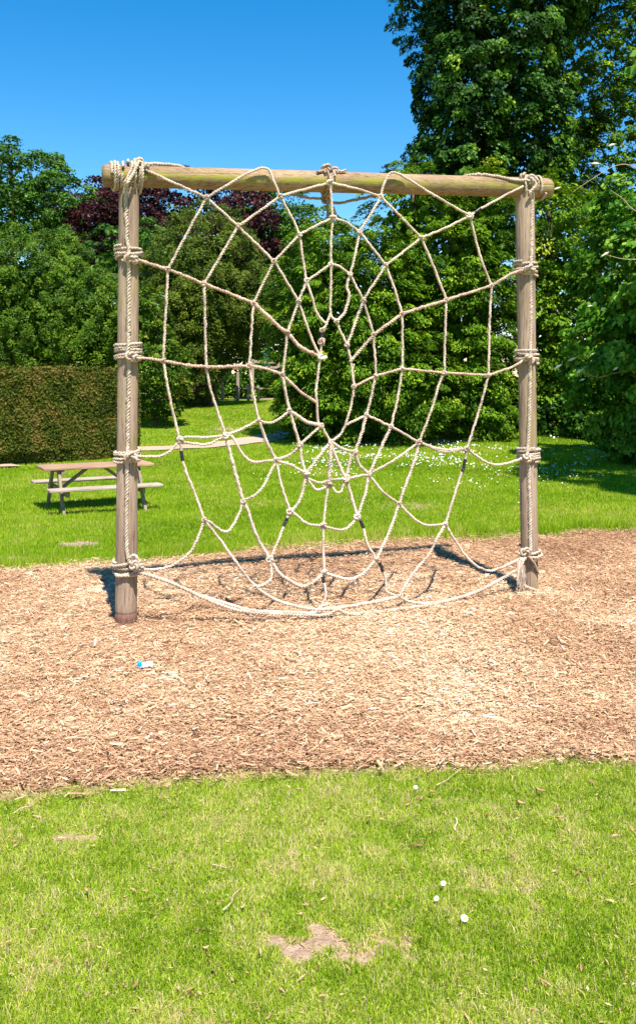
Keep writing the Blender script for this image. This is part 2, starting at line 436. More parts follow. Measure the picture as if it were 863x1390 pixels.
# ------------------------------------------------------------------ wood chips
def chips(n, y0f, y1f, Lr, seed):
    r = RS(seed)
    y = None
    d = np.sqrt(r.uniform(3.4**2, 10.4**2, n*2)) if False else r.uniform(3.4, 10.4, n*2)
    x = r.uniform(-1, 1, n*2)*(d*.40+.35)
    a, b = mulch_near(x), mulch_far(x)
    edge = r.uniform(0, 1, n*2)**3*.22
    k = (d > a-edge*.8) & (d < b+edge)
    x = x[k][:n]; d = d[k][:n]; n = len(x)
    L = r.lognormal(math.log(Lr), .50, n).clip(.007, .075); Wd = L*r.uniform(.10, .30, n)
    th = r.normal(0, 1.0, n)+r.choice([0, math.pi], n)
    tilt = r.normal(0, .22, n); roll = r.normal(0, .45, n)
    ax = np.stack([np.cos(th)*np.cos(tilt), np.sin(th)*np.cos(tilt), np.sin(tilt)], 1)
    up = np.stack([np.zeros(n), np.zeros(n), np.ones(n)], 1)
    s = np.cross(up, ax); s /= np.linalg.norm(s, axis=1)[:, None]
    nn = np.cross(ax, s)
    s2 = s*np.cos(roll)[:, None]+nn*np.sin(roll)[:, None]; n2 = np.cross(ax, s2)
    c = np.stack([x, d, ground_z(x, d)+.016+(noise2(x, d, .3, 45, 3)-.5)*.05+.01+r.uniform(0, 1, n)**2*.022], 1)
    lo = (noise2(x, d, .8, 41, 3))
    l1 = L[:, None]*.5; w1 = Wd[:, None]*.5; h1 = Wd[:, None]*.35
    tp = r.uniform(.3, .9, (n, 1))
    V = np.stack([c-ax*l1-s2*w1*tp, c-ax*l1+n2*h1*.3, c-ax*l1+s2*w1*tp, c+ax*l1-s2*w1, c+ax*l1+n2*h1, c+ax*l1+s2*w1*.7], 1).reshape(-1, 3)
    base = np.arange(n)[:, None]*6
    Q = np.concatenate([base+np.array([0, 1, 4, 3]), base+np.array([1, 2, 5, 4])])
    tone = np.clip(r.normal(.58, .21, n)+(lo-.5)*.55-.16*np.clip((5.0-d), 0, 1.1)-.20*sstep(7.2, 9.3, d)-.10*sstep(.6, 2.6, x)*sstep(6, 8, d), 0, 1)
    return V, Q, np.concatenate([tone, tone])
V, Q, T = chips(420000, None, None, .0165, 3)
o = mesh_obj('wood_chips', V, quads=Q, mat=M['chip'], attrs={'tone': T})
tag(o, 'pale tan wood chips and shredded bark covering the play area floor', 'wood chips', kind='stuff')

# ------------------------------------------------------------------ grass
def blades(n, x, y, h, w, lean, seed, seg2=True, tone=None, dens=None):
    r = RS(seed); n = len(x)
    th = r.uniform(0, 2*np.pi, n); ln = np.abs(r.normal(0, lean, n))
    dirv = np.stack([np.cos(th), np.sin(th), np.zeros(n)], 1)
    fa = r.uniform(0, 2*np.pi, n); side = np.stack([np.cos(fa), np.sin(fa), np.zeros(n)], 1)
    base = np.stack([x, y, ground_z(x, y)+.001], 1)
    up = np.array([0, 0, 1.0])
    l = np.minimum(ln, 1.45)[:, None]
    mid = base+(up*np.cos(l*.6)+dirv*np.sin(l*.6))*(h*.55)[:, None]
    tip = mid+(up*np.cos(l*1.5)+dirv*np.sin(l*1.5))*(h*.5)[:, None]
    w = w[:, None]
    if seg2:
        V = np.stack([base-side*w*.5, base+side*w*.5, mid-side*w*.42, mid+side*w*.42, tip], 1).reshape(-1, 3)
        b = np.arange(n)[:, None]*5
        return V, b+np.array([0, 1, 3, 2]), b+np.array([2, 3, 4]), np.concatenate([tone, tone])
    V = np.stack([base-side*w*.5, base+side*w*.5, tip], 1).reshape(-1, 3)
    return V, None, np.arange(n)[:, None]*3+np.array([0, 1, 2]), tone

r = RS(51)
n = 560000
y = r.uniform(1.9, 4.25, n); x = r.uniform(-1, 1, n)*(y*.40+.12)
keep = (y < mulch_near(x)+r.exponential(.03, n))
ba = bare_amount(x, y)
keep &= r.uniform(0, 1, n) > ba*.93
keep &= r.uniform(0, 1, n) < np.clip(3.2/y, .5, 1)
cl = noise2(x, y, .06, 52, 2); keep &= r.uniform(0, 1, n) < .12+cl*1.15
x = x[keep]; y = y[keep]; cl = cl[keep]; n = len(x)
lean_ = 0; big = noise2(x, y, .45, 53, 3); fine = noise2(x, y, .09, 54, 2)
h = r.uniform(.012, .042, n)*(.5+.9*fine)*(1-.4*ba[keep]); w = r.uniform(.0013, .0034, n)
tone = np.clip(r.normal(.46, .20, n)+(big-.5)*.6+(fine-.5)*.6+ba[keep]*.3+(r.uniform(0, 1, n) < .13)*.45, 0, 1)
V, Q, T, A = blades(n, x, y, h*.92, w, 1.3, 55, True, tone)
print('near blades', n)
o = mesh_obj('grass', V, quads=Q, tris=T, mat=M['grass'], attrs={'tone': A})
tag(o, 'short yellow green grass with dry tufts in front of the wood chips', 'grass', kind='stuff')

n = 620000
u = r.uniform(0, 1, n)
y = 7.6*np.exp(u*math.log(36/7.6)); x = r.uniform(-1, 1, n)*(y*.37+.5)
keep = (y > mulch_far(x)-r.exponential(.06, n))
ba = bare_amount(x, y); keep &= r.uniform(0, 1, n) > ba*.95
# not on the path
dm = np.full(n, 9.0)
for q in PATH[::2]:
    dm = np.minimum(dm, np.hypot(x-q[0], y-q[1]))
keep &= dm > .50
x = x[keep]; y = y[keep]; n = len(x)
big = noise2(x, y, 1.6, 57, 4); fine = noise2(x, y, .22, 58, 2)
edge = np.clip(1-(y-mulch_far(x))/.7, 0, 1)
h = r.uniform(.022, .05, n)*(.7+.6*fine)+np.clip(edge*1.6, 0, 1)*r.uniform(0, .16, n)*np.clip(noise2(x, y, .35, 59, 2)*2.2-.6, 0, 1); w = .0040*np.sqrt(y/8)*y/8*r.uniform(.7, 1.4, n)+.0015
tone = np.clip(r.normal(.48, .19, n)+(big-.5)*.8+(fine-.5)*.4+edge*.35*(noise2(x, y, .18, 63, 2)-.35)+(r.uniform(0, 1, n) < .05)*.3, 0, 1)
V, Q, T, A = blades(n, x, y, h, w, .6, 60, False, tone)
print('far blades', n)
o = mesh_obj('lawn_grass', V, tris=T, mat=M['lawn'], attrs={'tone': A})
tag(o, 'bright green mown lawn grass behind the wood chips', 'grass', kind='stuff')

# dry thatch and crumbs lying between the near blades
n = 10000
y = r.uniform(1.95, 4.0, n); x = r.uniform(-1, 1, n)*(y*.40+.1)
keep = (y < mulch_near(x)) & (r.uniform(0, 1, n) < .12+1.1*np.clip(noise2(x, y, .13, 83, 3)-.42, 0, 1)*2+bare_amount(x, y)*.35)
x = x[keep]; y = y[keep]; n = len(x)
an = r.uniform(0, 6.28, n); a_ = unit(np.stack([np.cos(an), np.sin(an), r.normal(0, .15, n)], 1)); b_ = unit(np.cross(a_, unit(np.stack([r.normal(0, .4, n), r.normal(0, .4, n), np.ones(n)], 1))))
ba_ = bare_amount(x, y); c = np.stack([x, y, ground_z(x, y)+np.where(ba_ > .5, .004, r.uniform(.006, .026, n))], 1)
ln = r.lognormal(math.log(.013), .5, (n, 1)).clip(.004, .05)
V, Q = leafquads(c, a_, b_, ln, np.maximum(.0016, ln*r.uniform(.10, .35, (n, 1))))
o = mesh_obj('dry_thatch', V, quads=Q, mat=M['chip'], attrs={'tone': np.clip(r.normal(.34, .2, n), 0, 1)})
tag(o, 'dry brown thatch and bark crumbs strewn through the near grass', 'thatch', kind='stuff')

# far daisies scattered in the lawn (ground cover)
n = 9000
y = r.uniform(11, 23.0, n); x = r.uniform(-2.5, 8.5, n)
dn = noise2(x, y, 1.1, 61, 3)
pr = sstep(.40, .62, dn)*(sstep(-1.5, .2, x)*sstep(12.8, 15.5, y)*1.0+.04)*.42+.40*sstep(.35, .6, dn)*np.exp(-((x-1.6)/1.6)**2-((y-20)/2.2)**2)
keep = r.uniform(0, 1, n) < pr
x = x[keep]; y = y[keep]; n = len(x)
s = r.uniform(.007, .014, n)*(y/15); z = ground_z(x, y)+r.uniform(.045, .07, n)
c = np.stack([x, y, z], 1)
nv = np.stack([r.normal(.1, .3, n), r.normal(-.45, .3, n), np.ones(n)], 1); nv /= np.linalg.norm(nv, axis=1)[:, None]
a1 = np.cross(nv, [0, 1, 0]); a1 /= np.linalg.norm(a1, axis=1)[:, None]; a2 = np.cross(nv, a1)
k = 7; V = [c+nv*.004]
for i in range(k):
    t_ = i*2*math.pi/k; V.append(c+(a1*math.cos(t_)+a2*math.sin(t_))*s[:, None])
V = np.stack(V, 1).reshape(-1, 3)
T = np.concatenate([np.arange(n)[:, None]*8+np.array([0, 1+i, 1+(i+1) % k]) for i in range(k)])
print('daisies', n)
o = mesh_obj('lawn_daisies', V, tris=T, mat=M['daisy'])
tag(o, 'many tiny white daisies scattered over the lawn by the right-hand trees', 'daisies', kind='stuff')

# ------------------------------------------------------------------ climbing frame
PA = (-1.333, 6.19); PB = (1.722, 7.19)
SL = (PB[1]-PA[1])/(PB[0]-PA[0]); A0 = PA[1]-SL*PA[0]
def log(P0, P1, r0, r1, name, mat, parent, nr=40, seed=0, algae=None, flare=.006):
    P0 = np.asarray(P0, float); P1 = np.asarray(P1, float)
    L = np.linalg.norm(P1-P0)
    n = int(L/.03)
    P = P0+(P1-P0)*np.linspace(0, 1, n)[:, None]
    # round over the ends
    def prof(nn, th):
        s = np.linspace(0, L, nn)[:, None]; t = s/L
        R = r0*(1-t)+r1*t
        R = R*(1+.018*np.sin(3.1*s+seed)+.010*np.sin(th[None]*2+s*1.3+seed)+.006*np.sin(th[None]*5+seed*2+s*.7))
        # drying crack
        for ci in range(14):
            rc = RS(seed*31+ci); tc_ = rc.uniform(0, 6.28); s0 = rc.uniform(0, L); ls = rc.uniform(.12, .7)
            R = R-rc.uniform(.002, .006)*np.exp(-((th[None]-(tc_+.12*np.sin(s*3+ci)))/.035)**2)*np.clip(1-((s-s0)/ls)**2, 0, 1)
        R = R-.0015*(noise2(th[None]*6+s*0, s*.8+th[None]*0, .25, seed, 2)-.5)
        e = np.minimum(s, L-s); R = R-flare*np.clip(1-e/.02, 0, 1)
        return R
    V, Q, T = sweep(P, prof, nr)
    at = None
    if algae is not None:
        c = V[Q].mean(1); ct = V[T].mean(1)
        at = {'algae': np.concatenate([algae(c), algae(ct)])}
    return mesh_obj(name, V, quads=Q, tris=T, mat=mat, parent=parent, smooth=True, attrs=at)

frame = empty('climbing_frame', 'tall goalpost-shaped frame of two round timber posts carrying a mossy crossbar', 'climbing frame', loc=(.2, 6.69, 0))
Lb = W(171.5, 851, 6.19); Lt = W(175.6, 246, 6.19)
Rb = W(719, 803, 7.17); Rt = W(711.8, 258, 7.17)
top_a = lambda c: np.clip((noise2(c[:, 0]*3+c[:, 1], c[:, 2], .3, 71, 3)-.55)*4, 0, 1)*.8
def sh(P, dz): P = P.copy(); P[2] += dz; return P
pl = log(sh(Lb, .09), Lt, .0735, .070, 'post', M['post'], frame, nr=110, seed=1, algae=top_a)
sl = log(sh(Lb, -.15), sh(Lb, .105), .081, .0775, 'metal_sleeve', M['sleeve'], pl, seed=2)
sl['label'] = 'rusty brown sleeve at the foot of the left post'
pr_ = log(sh(Rb, -.2), Rt, .0665, .0755, 'post', M['post'], frame, nr=110, seed=5, algae=top_a)
B0 = W(139.5, 238.5, 6.138); B1 = W(745.5, 255.5, 7.248)
bc = (B0+B1)/2
u_bar = (B1-B0)/np.linalg.norm(B1-B0)
def bar_alg(c):
    rel = c-B0; rel = rel-np.outer(rel@u_bar, u_bar)
    hgt = rel[:, 2]/.078
    s = (c-B0)@u_bar
    return np.clip(1-np.abs(hgt+.12-.25*(noise2(s, s*0, .4, 72, 2)-.5))/.55, 0, 1)*(rel[:, 1] < .02)*(.55+.9*noise2(s, s*0+5, .35, 73, 3))
bar = log(B0, B1, .078, .0785, 'crossbar', M['bar'], frame, nr=120, seed=3, algae=bar_alg, flare=.010)
reloc(frame)

# ------------------------------------------------------------------ the rope net
net = empty('rope_net', 'spider web climbing net of pale knotted rope lashed to the timber frame', 'rope net', loc=(.2, 6.6, 0))

def NP(px, py, fwd=0.0, behind=0.0):
    dx = (px-CX)/F; dz = (py-HOR)/F
    ss = max(0, math.sin(math.pi*min(max((px-173)/546, 0), 1)))**.8
    bulge = .24*ss*min(1, max(0, (py-600)/235))**1.5 + .03*ss
    d = (A0-.088-bulge-fwd+behind)/(1-SL*dx)
    if dz > 0:
        d = min(d, (EYE-.030)/dz)
    return np.array([dx*d, d, EYE-dz*d])

K = dict(
 N1=(280.2,268.1), N2=(323.3,307.1), N3=(227.9,365.5), N4=(277.4,385), N5=(380.3,266.7), N6=(372,354.5), N7=(344.1,411.3),
 N8=(221.8,490), N9=(280.2,498.5), N10=(338.6,496.4), N11=(447.5,248), N12=(516.6,266.7), N13=(637.3,293), N14=(406.7,318.2),
 N15=(451.2,296), N16=(488,314.5), N17=(416.3,380.8), N18=(449,358.5), N19=(571.5,323), N20=(474.9,372.4), N21=(523.5,359.9),
 N22=(456.8,436), N23=(444.3,440.5), N24=(405.3,408.6), N25=(390,451.7), N26=(434.8,483.8), N27=(493,407.5), N28=(470.9,468),
 N29=(506.9,454.4), N30=(474.5,491.5), N31=(545.7,426), N32=(509.8,510.4), N33=(545.8,500.5), N34=(383.2,508.2), N35=(666.5,387.7),
 N36=(605.4,407.2), N37=(662.4,509.5), N38=(602.6,506), N39=(244.3,597), N40=(277.4,705.3), N41=(306.6,591), N42=(351,570),
 N43=(330.2,680.2), N44=(366.5,759.5), N45=(374.9,624.5), N46=(346.9,797), N47=(430,546.7), N48=(392.8,557.5), N49=(449,600),
 N50=(436,577.5), N51=(406.7,603.7), N52=(415,643), N53=(469.5,650), N54=(500,643.5), N55=(568.5,600.5), N56=(445.7,657),
 N57=(481.8,613.3), N58=(480.2,524.5), N59=(497,563.4), N60=(468.5,577.3), N61=(530.5,578.7), N62=(541.5,683.5), N63=(511,759),
 N64=(485,702), N65=(438.7,714), N66=(394,694.5), N67=(440,777.5), N68=(541,810), N69=(433,828), N70=(633,609), N71=(604,711.5),
 CL=(186,226), CR=(709.6,253), L2=(176,352), L3=(177,486), L4=(177,619), L5=(186,771), R2=(715,365), R3=(716,485), R4=(712,620), R5=(710,757))

def rope_profile(R, pitch, t, thick, fuzz, seed):
    r = RS(seed)
    ph = 2*np.pi*t/pitch+r.uniform(0, 6)
    def prof(n, th):
        a = (th[None, :]-ph[:, None]) % (2*np.pi/3)-np.pi/3
        c, rs = .56, .46
        q = c*np.cos(a)+np.sqrt(np.maximum(rs*rs-(c*np.sin(a))**2, 0))
        q = np.maximum(q, .54)
        out = R*thick[:, None]*q
        if fuzz: out = out*(1+r.normal(0, fuzz, out.shape))
        return out
    return prof

def rope_mesh(P, R, pitch, acc, fuzz=0.0, thick=None, seed=0, step=.0048, nr=18):
    s0 = np.concatenate([[0], np.cumsum(np.linalg.norm(np.diff(P, axis=0), axis=1))])
    Pr, t = resample(P, step)
    th = np.ones(len(Pr)) if thick is None else np.interp(t, s0, thick)
    # gentle unevenness
    rr = RS(seed+9)
    m = max(4, int(t[-1]/.022)); th = th*np.interp(t, np.linspace(0, t[-1], m), rr.normal(1, .03 if fuzz < .05 else .13, m))
    wob = np.stack([np.interp(t, np.linspace(0, t[-1], m), rr.normal(0, .0016, m)) for _ in range(3)], 1)
    Pr = Pr+wob*np.clip(np.minimum(t, t[-1]-t)/.05, 0, 1)[:, None]
    V, Q, T = sweep(Pr, rope_profile(R, pitch, t, th, fuzz, seed), nr)
    acc.add(V, Q, T)
    if fuzz or True:
        # loose fibres
        cnt = int(t[-1]*(700 if fuzz > .045 else 260 if fuzz else 90))
        if cnt:
            k = rr.randint(0, len(Pr), cnt); Tg, N1, B1_ = frames(Pr)
            an = rr.uniform(0, 2*np.pi, cnt)
            o = (np.cos(an)[:, None]*N1[k]+np.sin(an)[:, None]*B1_[k])
            b = Pr[k]+o*R*.8*th[k][:, None]
            L = rr.exponential(.007 if fuzz else .004, cnt).clip(.002, .03)[:, None]
            d = o+Tg[k]*rr.normal(0, 1.0, (cnt, 1))+rr.normal(0, .4, (cnt, 3)); d /= np.linalg.norm(d, axis=1)[:, None]
            tip = b+d*L; sd = np.cross(d, o); sd /= np.linalg.norm(sd, axis=1)[:, None]+1e-9
            wv = sd*.0009
            V2 = np.stack([b-wv, b+wv, tip], 1).reshape(-1, 3)
            acc.add(V2, np.zeros((0, 4), int), np.arange(cnt)[:, None]*3+np.array([0, 1, 2]))
    return Pr, t

seedc = [100]
def rope(path, R=.0103, fuzz=0.0, name='rope', mat='rope', tapes=(), parent=None, pitch=.064, thickseg=None):
    """path: list of knot names (str) and (px,py) points, thickness jumps with ('t', f)"""
    seedc[0] += 1
    segs = []; cur = []; thick = []; cf = 1.0; nodes = []
    pts = []
    def P3(q): return NP(*K[q]) if isinstance(q, str) else NP(*q)
    allP = []; allT = []
    chunk = []
    def flush():
        if len(chunk) >= 2:
            c = catmull(chunk, 8)
            if allP: c = c[1:]
            allP.extend(list(c)); allT.extend([cf]*len(c))
    for q in path:
        if isinstance(q, tuple) and q[0] == 't': cf = q[1]; continue
        chunk.append(P3(q))
        if isinstance(q, str) and len(chunk) > 1:
            flush(); chunk = [chunk[-1]]
    if len(chunk) > 1: flush()
    acc = Acc()
    Pr, t = rope_mesh(np.array(allP), R, pitch, acc, fuzz, np.array(allT), seedc[0])
    o = acc.build(name, M[mat], parent or net)
    for (px, py, ln) in tapes:
        c = NP(px, py); i = int(np.argmin(np.linalg.norm(Pr-c, axis=1)))
        st = t[1]-t[0]; k = max(2, int(ln/2/st)); a, b = max(0, i-k), min(len(Pr), i+k)
        seg = Pr[a:b]
        V, Q, T = sweep(seg, lambda n, th: np.full((n, len(th)), R*1.22)*(1+.05*np.sin(np.arange(n)*1.1))[:, None], 14)
        mesh_obj('tape_band', V, quads=Q, tris=T, mat=M['tape'], parent=o, smooth=True)
    return o

S = 'spoke_rope'; G = 'ring_rope'
# --- long diagonal / vertical strands
rope(['CL', (205,234), 'N1', 'N2', 'N6', 'N24', (423.4,461.4), 'N26'], name=S)
rope(['N1', 'N3', (225.5,420), 'N8', (231.5,544), 'N39', (249.6,630.2), (266.3,674.7), 'N40', (296.9,730.3), (324.7,769.2), 'N46', (373.4,813.7), (405,823), 'N69'], name=S, tapes=[(245.6,620,.085)])
rope(['N2', 'N4', (278.5,440), 'N9', (285.7,527), (296.9,563.4), 'N41', ('t',1.3), (312,613.5), (319,641), 'N43', (335.8,691.3), (346.9,724.7), 'N44', (367.8,772), (367.5,786), (358,794), 'N46'], name=S, fuzz=.05)
rope(['N6', 'N7', (341,455), 'N10', (343,530), 'N42', ('t',1.2), (362,600), 'N45', ('t',1.0), (381.7,658), 'N66', (387.3,708), (379,730.3), 'N44'], name=S, tapes=[(386.5,709,.07)])
rope(['N5', (395.6,294.5), 'N14', (412,358.5), 'N17', (420.6,394.7), (429,422.5), (437,434.5), 'N23'], name=S)
rope(['N17', 'N24', 'N25', (387,480), 'N34', ('t',1.15), (388,535), 'N48', 'N51', (409.5,624.6), 'N52', (410.9,666.3), (403.5,684), 'N66'], name=S, fuzz=.04)
rope([(447.6,236), 'N15', (449,330), 'N18', (448.8,392), (448.5,425.3), 'N22', (463,452), 'N28', (476.3,492), 'N58', (477,548), 'N60', (462,590), 'N49'], name=S)
rope([(448.5,425.3), (443,439), (437.5,452), (436,467), 'N26', (432,503), (428.5,530), 'N47', (431.8,571.8), 'N50', 'N49'], name=S, tapes=[(437,455,.05)])
rope(['N12', (503,291), 'N16', (483.2,339), 'N20', ('t',1.15), (470.7,389), (473.3,402), (467,425), 'N22'], name=S, fuzz=.03)
rope(['N20', 'N27', 'N29', (508.2,478), 'N32', ('t',1.1), (504,535.6), 'N59', ('t',1.25), (490.2,588.5), 'N57', (475.5,624.6), 'N53', (473.5,663.5), 'N64'], name=S, fuzz=.04)
rope(['N21', (534.7,391.9), 'N31', (546,465), 'N33', (540.2,535.6), 'N61', ('t',1.25), (520.7,599.6), (507,630), 'N54', ('t',1.15), (495.7,669), 'N64', ('t',1.0), (491.6,712), (498.5,738.6), 'N63', (516.6,769.2), (523.5,785.9), (524.9,802.6), 'N68'], name=S, fuzz=.03, tapes=[(491.3,711.5,.07), (517,770,.08)])
rope(['N19', (590,366.8), 'N36', (603.5,455), 'N38', (595.6,521.7), (584,560), 'N55', ('t',1.2), (562.2,624.6), 'N62', (529,719), 'N63'], name=S, fuzz=.03)
rope(['N13', (651.2,347.4), 'N35', (663.7,444.7), 'N37', (651.2,552.3), 'N70', (629.5,631.6), (623.4,649.6), 'N71', ('t',1.5), (592.8,730.3), (581.7,752.5), ('t',1.15), (556.7,783), 'N68', (490,820), (465,824.8), 'N69'], name=S, fuzz=.04, tapes=[(629.5,632,.115)])
rope(['N21', 'N27', ('t',1.15), 'N28'], name=S, fuzz=.03)
# --- ring strands
rope(['N1', (324.6,241.7), (344,231.5), (358,228.2), (365,232), (372,247), 'N5', (413,257), 'N11', (482,256), 'N12'], name=G)
rope(['N12', (519,256), (525,241), (531,234.5), (545,238), (580,260), 'N13'], name=G)
rope(['CR', (690.2,262.6), (650,284.5), 'N13', (605,309), 'N19', 'N21'], name=G, tapes=[(648,286,.075)])
rope(['N12', 'N19'], name=G)
rope(['N2', 'N5'], name=G)
rope(['N6', 'N14', (430,306), 'N15', (470,302), 'N16', (505,336), 'N21'], name=G)
rope(['N17', (431.8,371), 'N18', (461,362), 'N20'], name=G)
rope(['L2', (188,353), ('t',1.25), (199.5,357), 'N3', ('t',1.1), 'N4', 'N7', (365,430.8), (381.7,446.5), ('t',1.5), 'N25', (409.5,472.5), 'N26'], name=G, fuzz=.06, mat='rope_old', R=.0105)
rope(['R2', (695,371), ('t',1.1), 'N35', 'N36', ('t',1.2), 'N31', 'N29', 'N30'], name=G, fuzz=.06, mat='rope_old', R=.0105)
rope(['L3', (196.7,486.4), 'N8', (252,495.5), ('t',1.15), 'N9', 'N10', (360,500.5), 'N34', ('t',1.6), (409.5,532.8), ('t',1.1), 'N47'], name=G, fuzz=.07, mat='rope_old', R=.0105)
rope(['R3', (695.7,497.6), 'N37', 'N38', 'N33', 'N32', 'N58'], name=G, fuzz=.04, mat='rope_old', R=.0102)
rope(['L4', (213.4,619.5), (230,613), 'N39', (254,593.5), (276,594), 'N41', (330.2,581.5), 'N42', (361,573.5), (373.4,572), 'N48', ('t',1.4), (417.9,573), 'N50'], name=G)
rope(['N39', (252,600.5), (280.2,603), 'N41', (316,594), (327.4,613.5), (341.3,626), (358,626), 'N45', (395.6,631.6), 'N52', (420,650), (434.5,655.2), (451.2,651), 'N53', 'N54', (534.7,624.6), 'N55', (601,612.5), 'N70', (659.6,627.4), (679,630.5), (701.3,624.6), 'R4'], name=G)
rope(['N50', 'N51', (395,616), 'N45', (370,635.7), (352.5,666.3), 'N43', (324.7,696.9), (313.5,717), (302.4,721), (285.7,709), 'N40', (266.3,735.8), (252.4,755.3), (230,768.7), (207.9,773), 'L5'], name=G)
rope(['N60', 'N59', 'N61', 'N55', (601,610), 'N70'], name=G)
rope(['N49', ('t',1.2), (465,609.3), 'N57', (487.4,630.2), 'N54', ('t',1.0), (520.7,669), 'N62', (556.7,699.7), (576,712.5), 'N71', (620.6,738.6), (637.3,760.9), (659.6,774.3), (679,771), (700,761), 'R5'], name=G)
rope(['N66', (402.6,699.7), (417.9,711.5), 'N65', (462.4,719.5), (475,713), 'N64'], name=G, R=.0105)
rope(['N44', ('t',1.35), (381.7,780.3), (409.5,795.6), (428,788), 'N67', ('t',1.1), (470.7,786), (490.2,780.3), 'N63'], name=G, R=.0105, fuzz=.04)
rope(['N49', ('t',1.3), (437.3,613.5), 'N52'], name=S, fuzz=.04)
rope(['N49', ('t',1.5), 'N56', ('t',1.0), (441.5,685.8), 'N65', (438.7,740), 'N67', (438.5,787), (442,808), 'N69'], name=S, tapes=[(438.6,786.5,.05)])
rope(['N49', ('t',1.3), (456,622), 'N53'], name=S, fuzz=.04)
rope(['N52', (421,655), (428,664), (437,664), 'N56', (452,663), (456.5,668), (463,667), (466,657), 'N53'], name='loose_rope', R=.0095)
# --- bottom ropes
rope([(187,776), (227,788.7), (269,808), (310.8,824.8), (346.9,831.5), (400,834), (435,835.5), (445,834), (456,828), (463,829), (479,833.5), (530,828.5), (581.7,821), (637.3,807), (670.7,791.5), (698.5,775)], name='bottom_rope', R=.0135, pitch=.07)
rope([(262,805), (310,820), (346,829), (400,831.5), (426,832), (435,824), (446,820)], name='bottom_rope', R=.0125)
rope(['N46', (370,812), (400,823), 'N69', (500,819), 'N68', (556.7,817), (576.2,819), (604,816)], name='bottom_rope', R=.0105)

# --- knots
def knot(p, size, seed, mat='rope', R=.0085, par=None):
    r = RS(seed)
    t = np.linspace(0, 2*np.pi, 90)
    C = np.stack([(2+np.cos(3*t))*np.cos(2*t), (2+np.cos(3*t))*np.sin(2*t), 1.1*np.sin(3*t)], 1)*size/3.0
    A = np.linalg.qr(r.normal(0, 1, (3, 3)))[0]
    # face the flat side to the front, roughly
    A = np.linalg.qr(np.array([[1, 0, 0], [0, .25, 1], [0, -1, .25]])+r.normal(0, .35, (3, 3)))[0]
    P = C@A.T+p
    acc = Acc(); rope_mesh(P, R, .034, acc, .03, None, seed, step=.004, nr=10)
    return acc.build('knot', M[mat], par or net)
big = {'N13': 1.5, 'N26': 1.1, 'N39': 1.3, 'N41': 1.25, 'N52': 1.35, 'N53': 1.6, 'N54': 1.15, 'N56': 1.5, 'N64': 1.4, 'N65': 1.4, 'N66': 1.5, 'N44': 1.4, 'N67': 1.3, 'N45': 1.2, 'N55': 1.3, 'N70': 1.3, 'N15': 1.2, 'N11': 1.3, 'N63': 1.1, 'N10': 1.2, 'N9': 1.15}
skip = {'CL', 'CR', 'L2', 'L3', 'L4', 'L5', 'R2', 'R3', 'R4', 'R5', 'N30', 'N47', 'N23', 'N60'}
for i, (k, q) in enumerate(K.items()):
    if k in skip: continue
    knot(NP(*q, fwd=.006), .0165*big.get(k, 1.0), 300+i, 'rope_old' if k in ('N3', 'N4', 'N7', 'N8', 'N9', 'N10', 'N25', 'N34', 'N31', 'N36') else 'rope', R=.0082*min(1.2, big.get(k, 1)))
knot(NP(437.5, 448, fwd=.01), .017, 391); knot(NP(436.5, 464, fwd=.01), .024, 392, 'rope_old', R=.009)
# white whipped end
acc = Acc(); V, Q, T = sweep(catmull([NP(432, 484.5, .012), NP(437, 486, .014), NP(443, 484.5, .014)], 6), lambda n, th: np.full((n, len(th)), .0125), 12); acc.add(V, Q, T)
acc.build('rope_end', M['white_end'], net)

# --- lashings round the posts
def at_z(Pb, Pt, z):
    t = (z-Pb[2])/(Pt[2]-Pb[2]); return Pb+(Pt-Pb)*t
def lashing(Pb, Pt, d, y0, y1, turns, rp, seed, R=.0112, mat='rope_post', kside=1, spread=.006, knotpx=None):
    z0 = EYE-(y1-HOR)/F*d; z1 = EYE-(y0-HOR)/F*d
    r = RS(seed); n = int(turns*40)
    t = np.linspace(0, 1, n); th = t*turns*2*np.pi+r.uniform(0, 6)
    rad = rp+R*.9+np.interp(t, np.linspace(0, 1, turns*3), r.uniform(0, spread*1.4, turns*3))
    zz = z0+(z1-z0)*t+np.interp(t, np.linspace(0, 1, turns*4), r.normal(0, spread, turns*4))
    C = np.array([at_z(Pb, Pt, z) for z in zz])
    tilt = r.normal(0, .05)
    P = C+np.stack([np.cos(th)*rad, np.sin(th)*rad, np.cos(th)*rad*tilt], 1)
    acc = Acc(); rope_mesh(P, R, .062, acc, .02, None, seed)
    o = acc.build('lashing', M[mat], net)
    if knotpx:
        kp = np.array([(knotpx[0]-CX)/F*(d-.11), d-.11, EYE-(knotpx[1]-HOR)/F*(d-.11)])
        knot(kp, .032, seed+1, mat, R=.0125, par=o)
        knot(kp+np.array([.03*kside, .02, -.012]), .024, seed+2, mat, R=.0115, par=o)
    return o
dl = 6.19; dr = 7.17
lashing(Lb, Lt, dl, 334, 356, 4, .071, 401, knotpx=(176, 350), spread=.010)
lashing(Lb, Lt, dl, 466, 489, 5, .072, 402, knotpx=(177, 484))
lashing(Lb, Lt, dl, 611, 627, 4, .072, 403, knotpx=(176, 620))
lashing(Lb, Lt, dl, 760, 781, 4, .0735, 404, knotpx=(183, 768), spread=.012)
lashing(Rb, Rt, dr, 355, 374, 4, .074, 405, knotpx=(717, 365), kside=1, spread=.010)
lashing(Rb, Rt, dr, 476, 494, 4, .073, 406, knotpx=(716, 486))
lashing(Rb, Rt, dr, 608, 626, 5, .071, 407, knotpx=(715, 621))
lashing(Rb, Rt, dr, 741, 755, 2, .069, 408, knotpx=(712, 749), spread=.014)

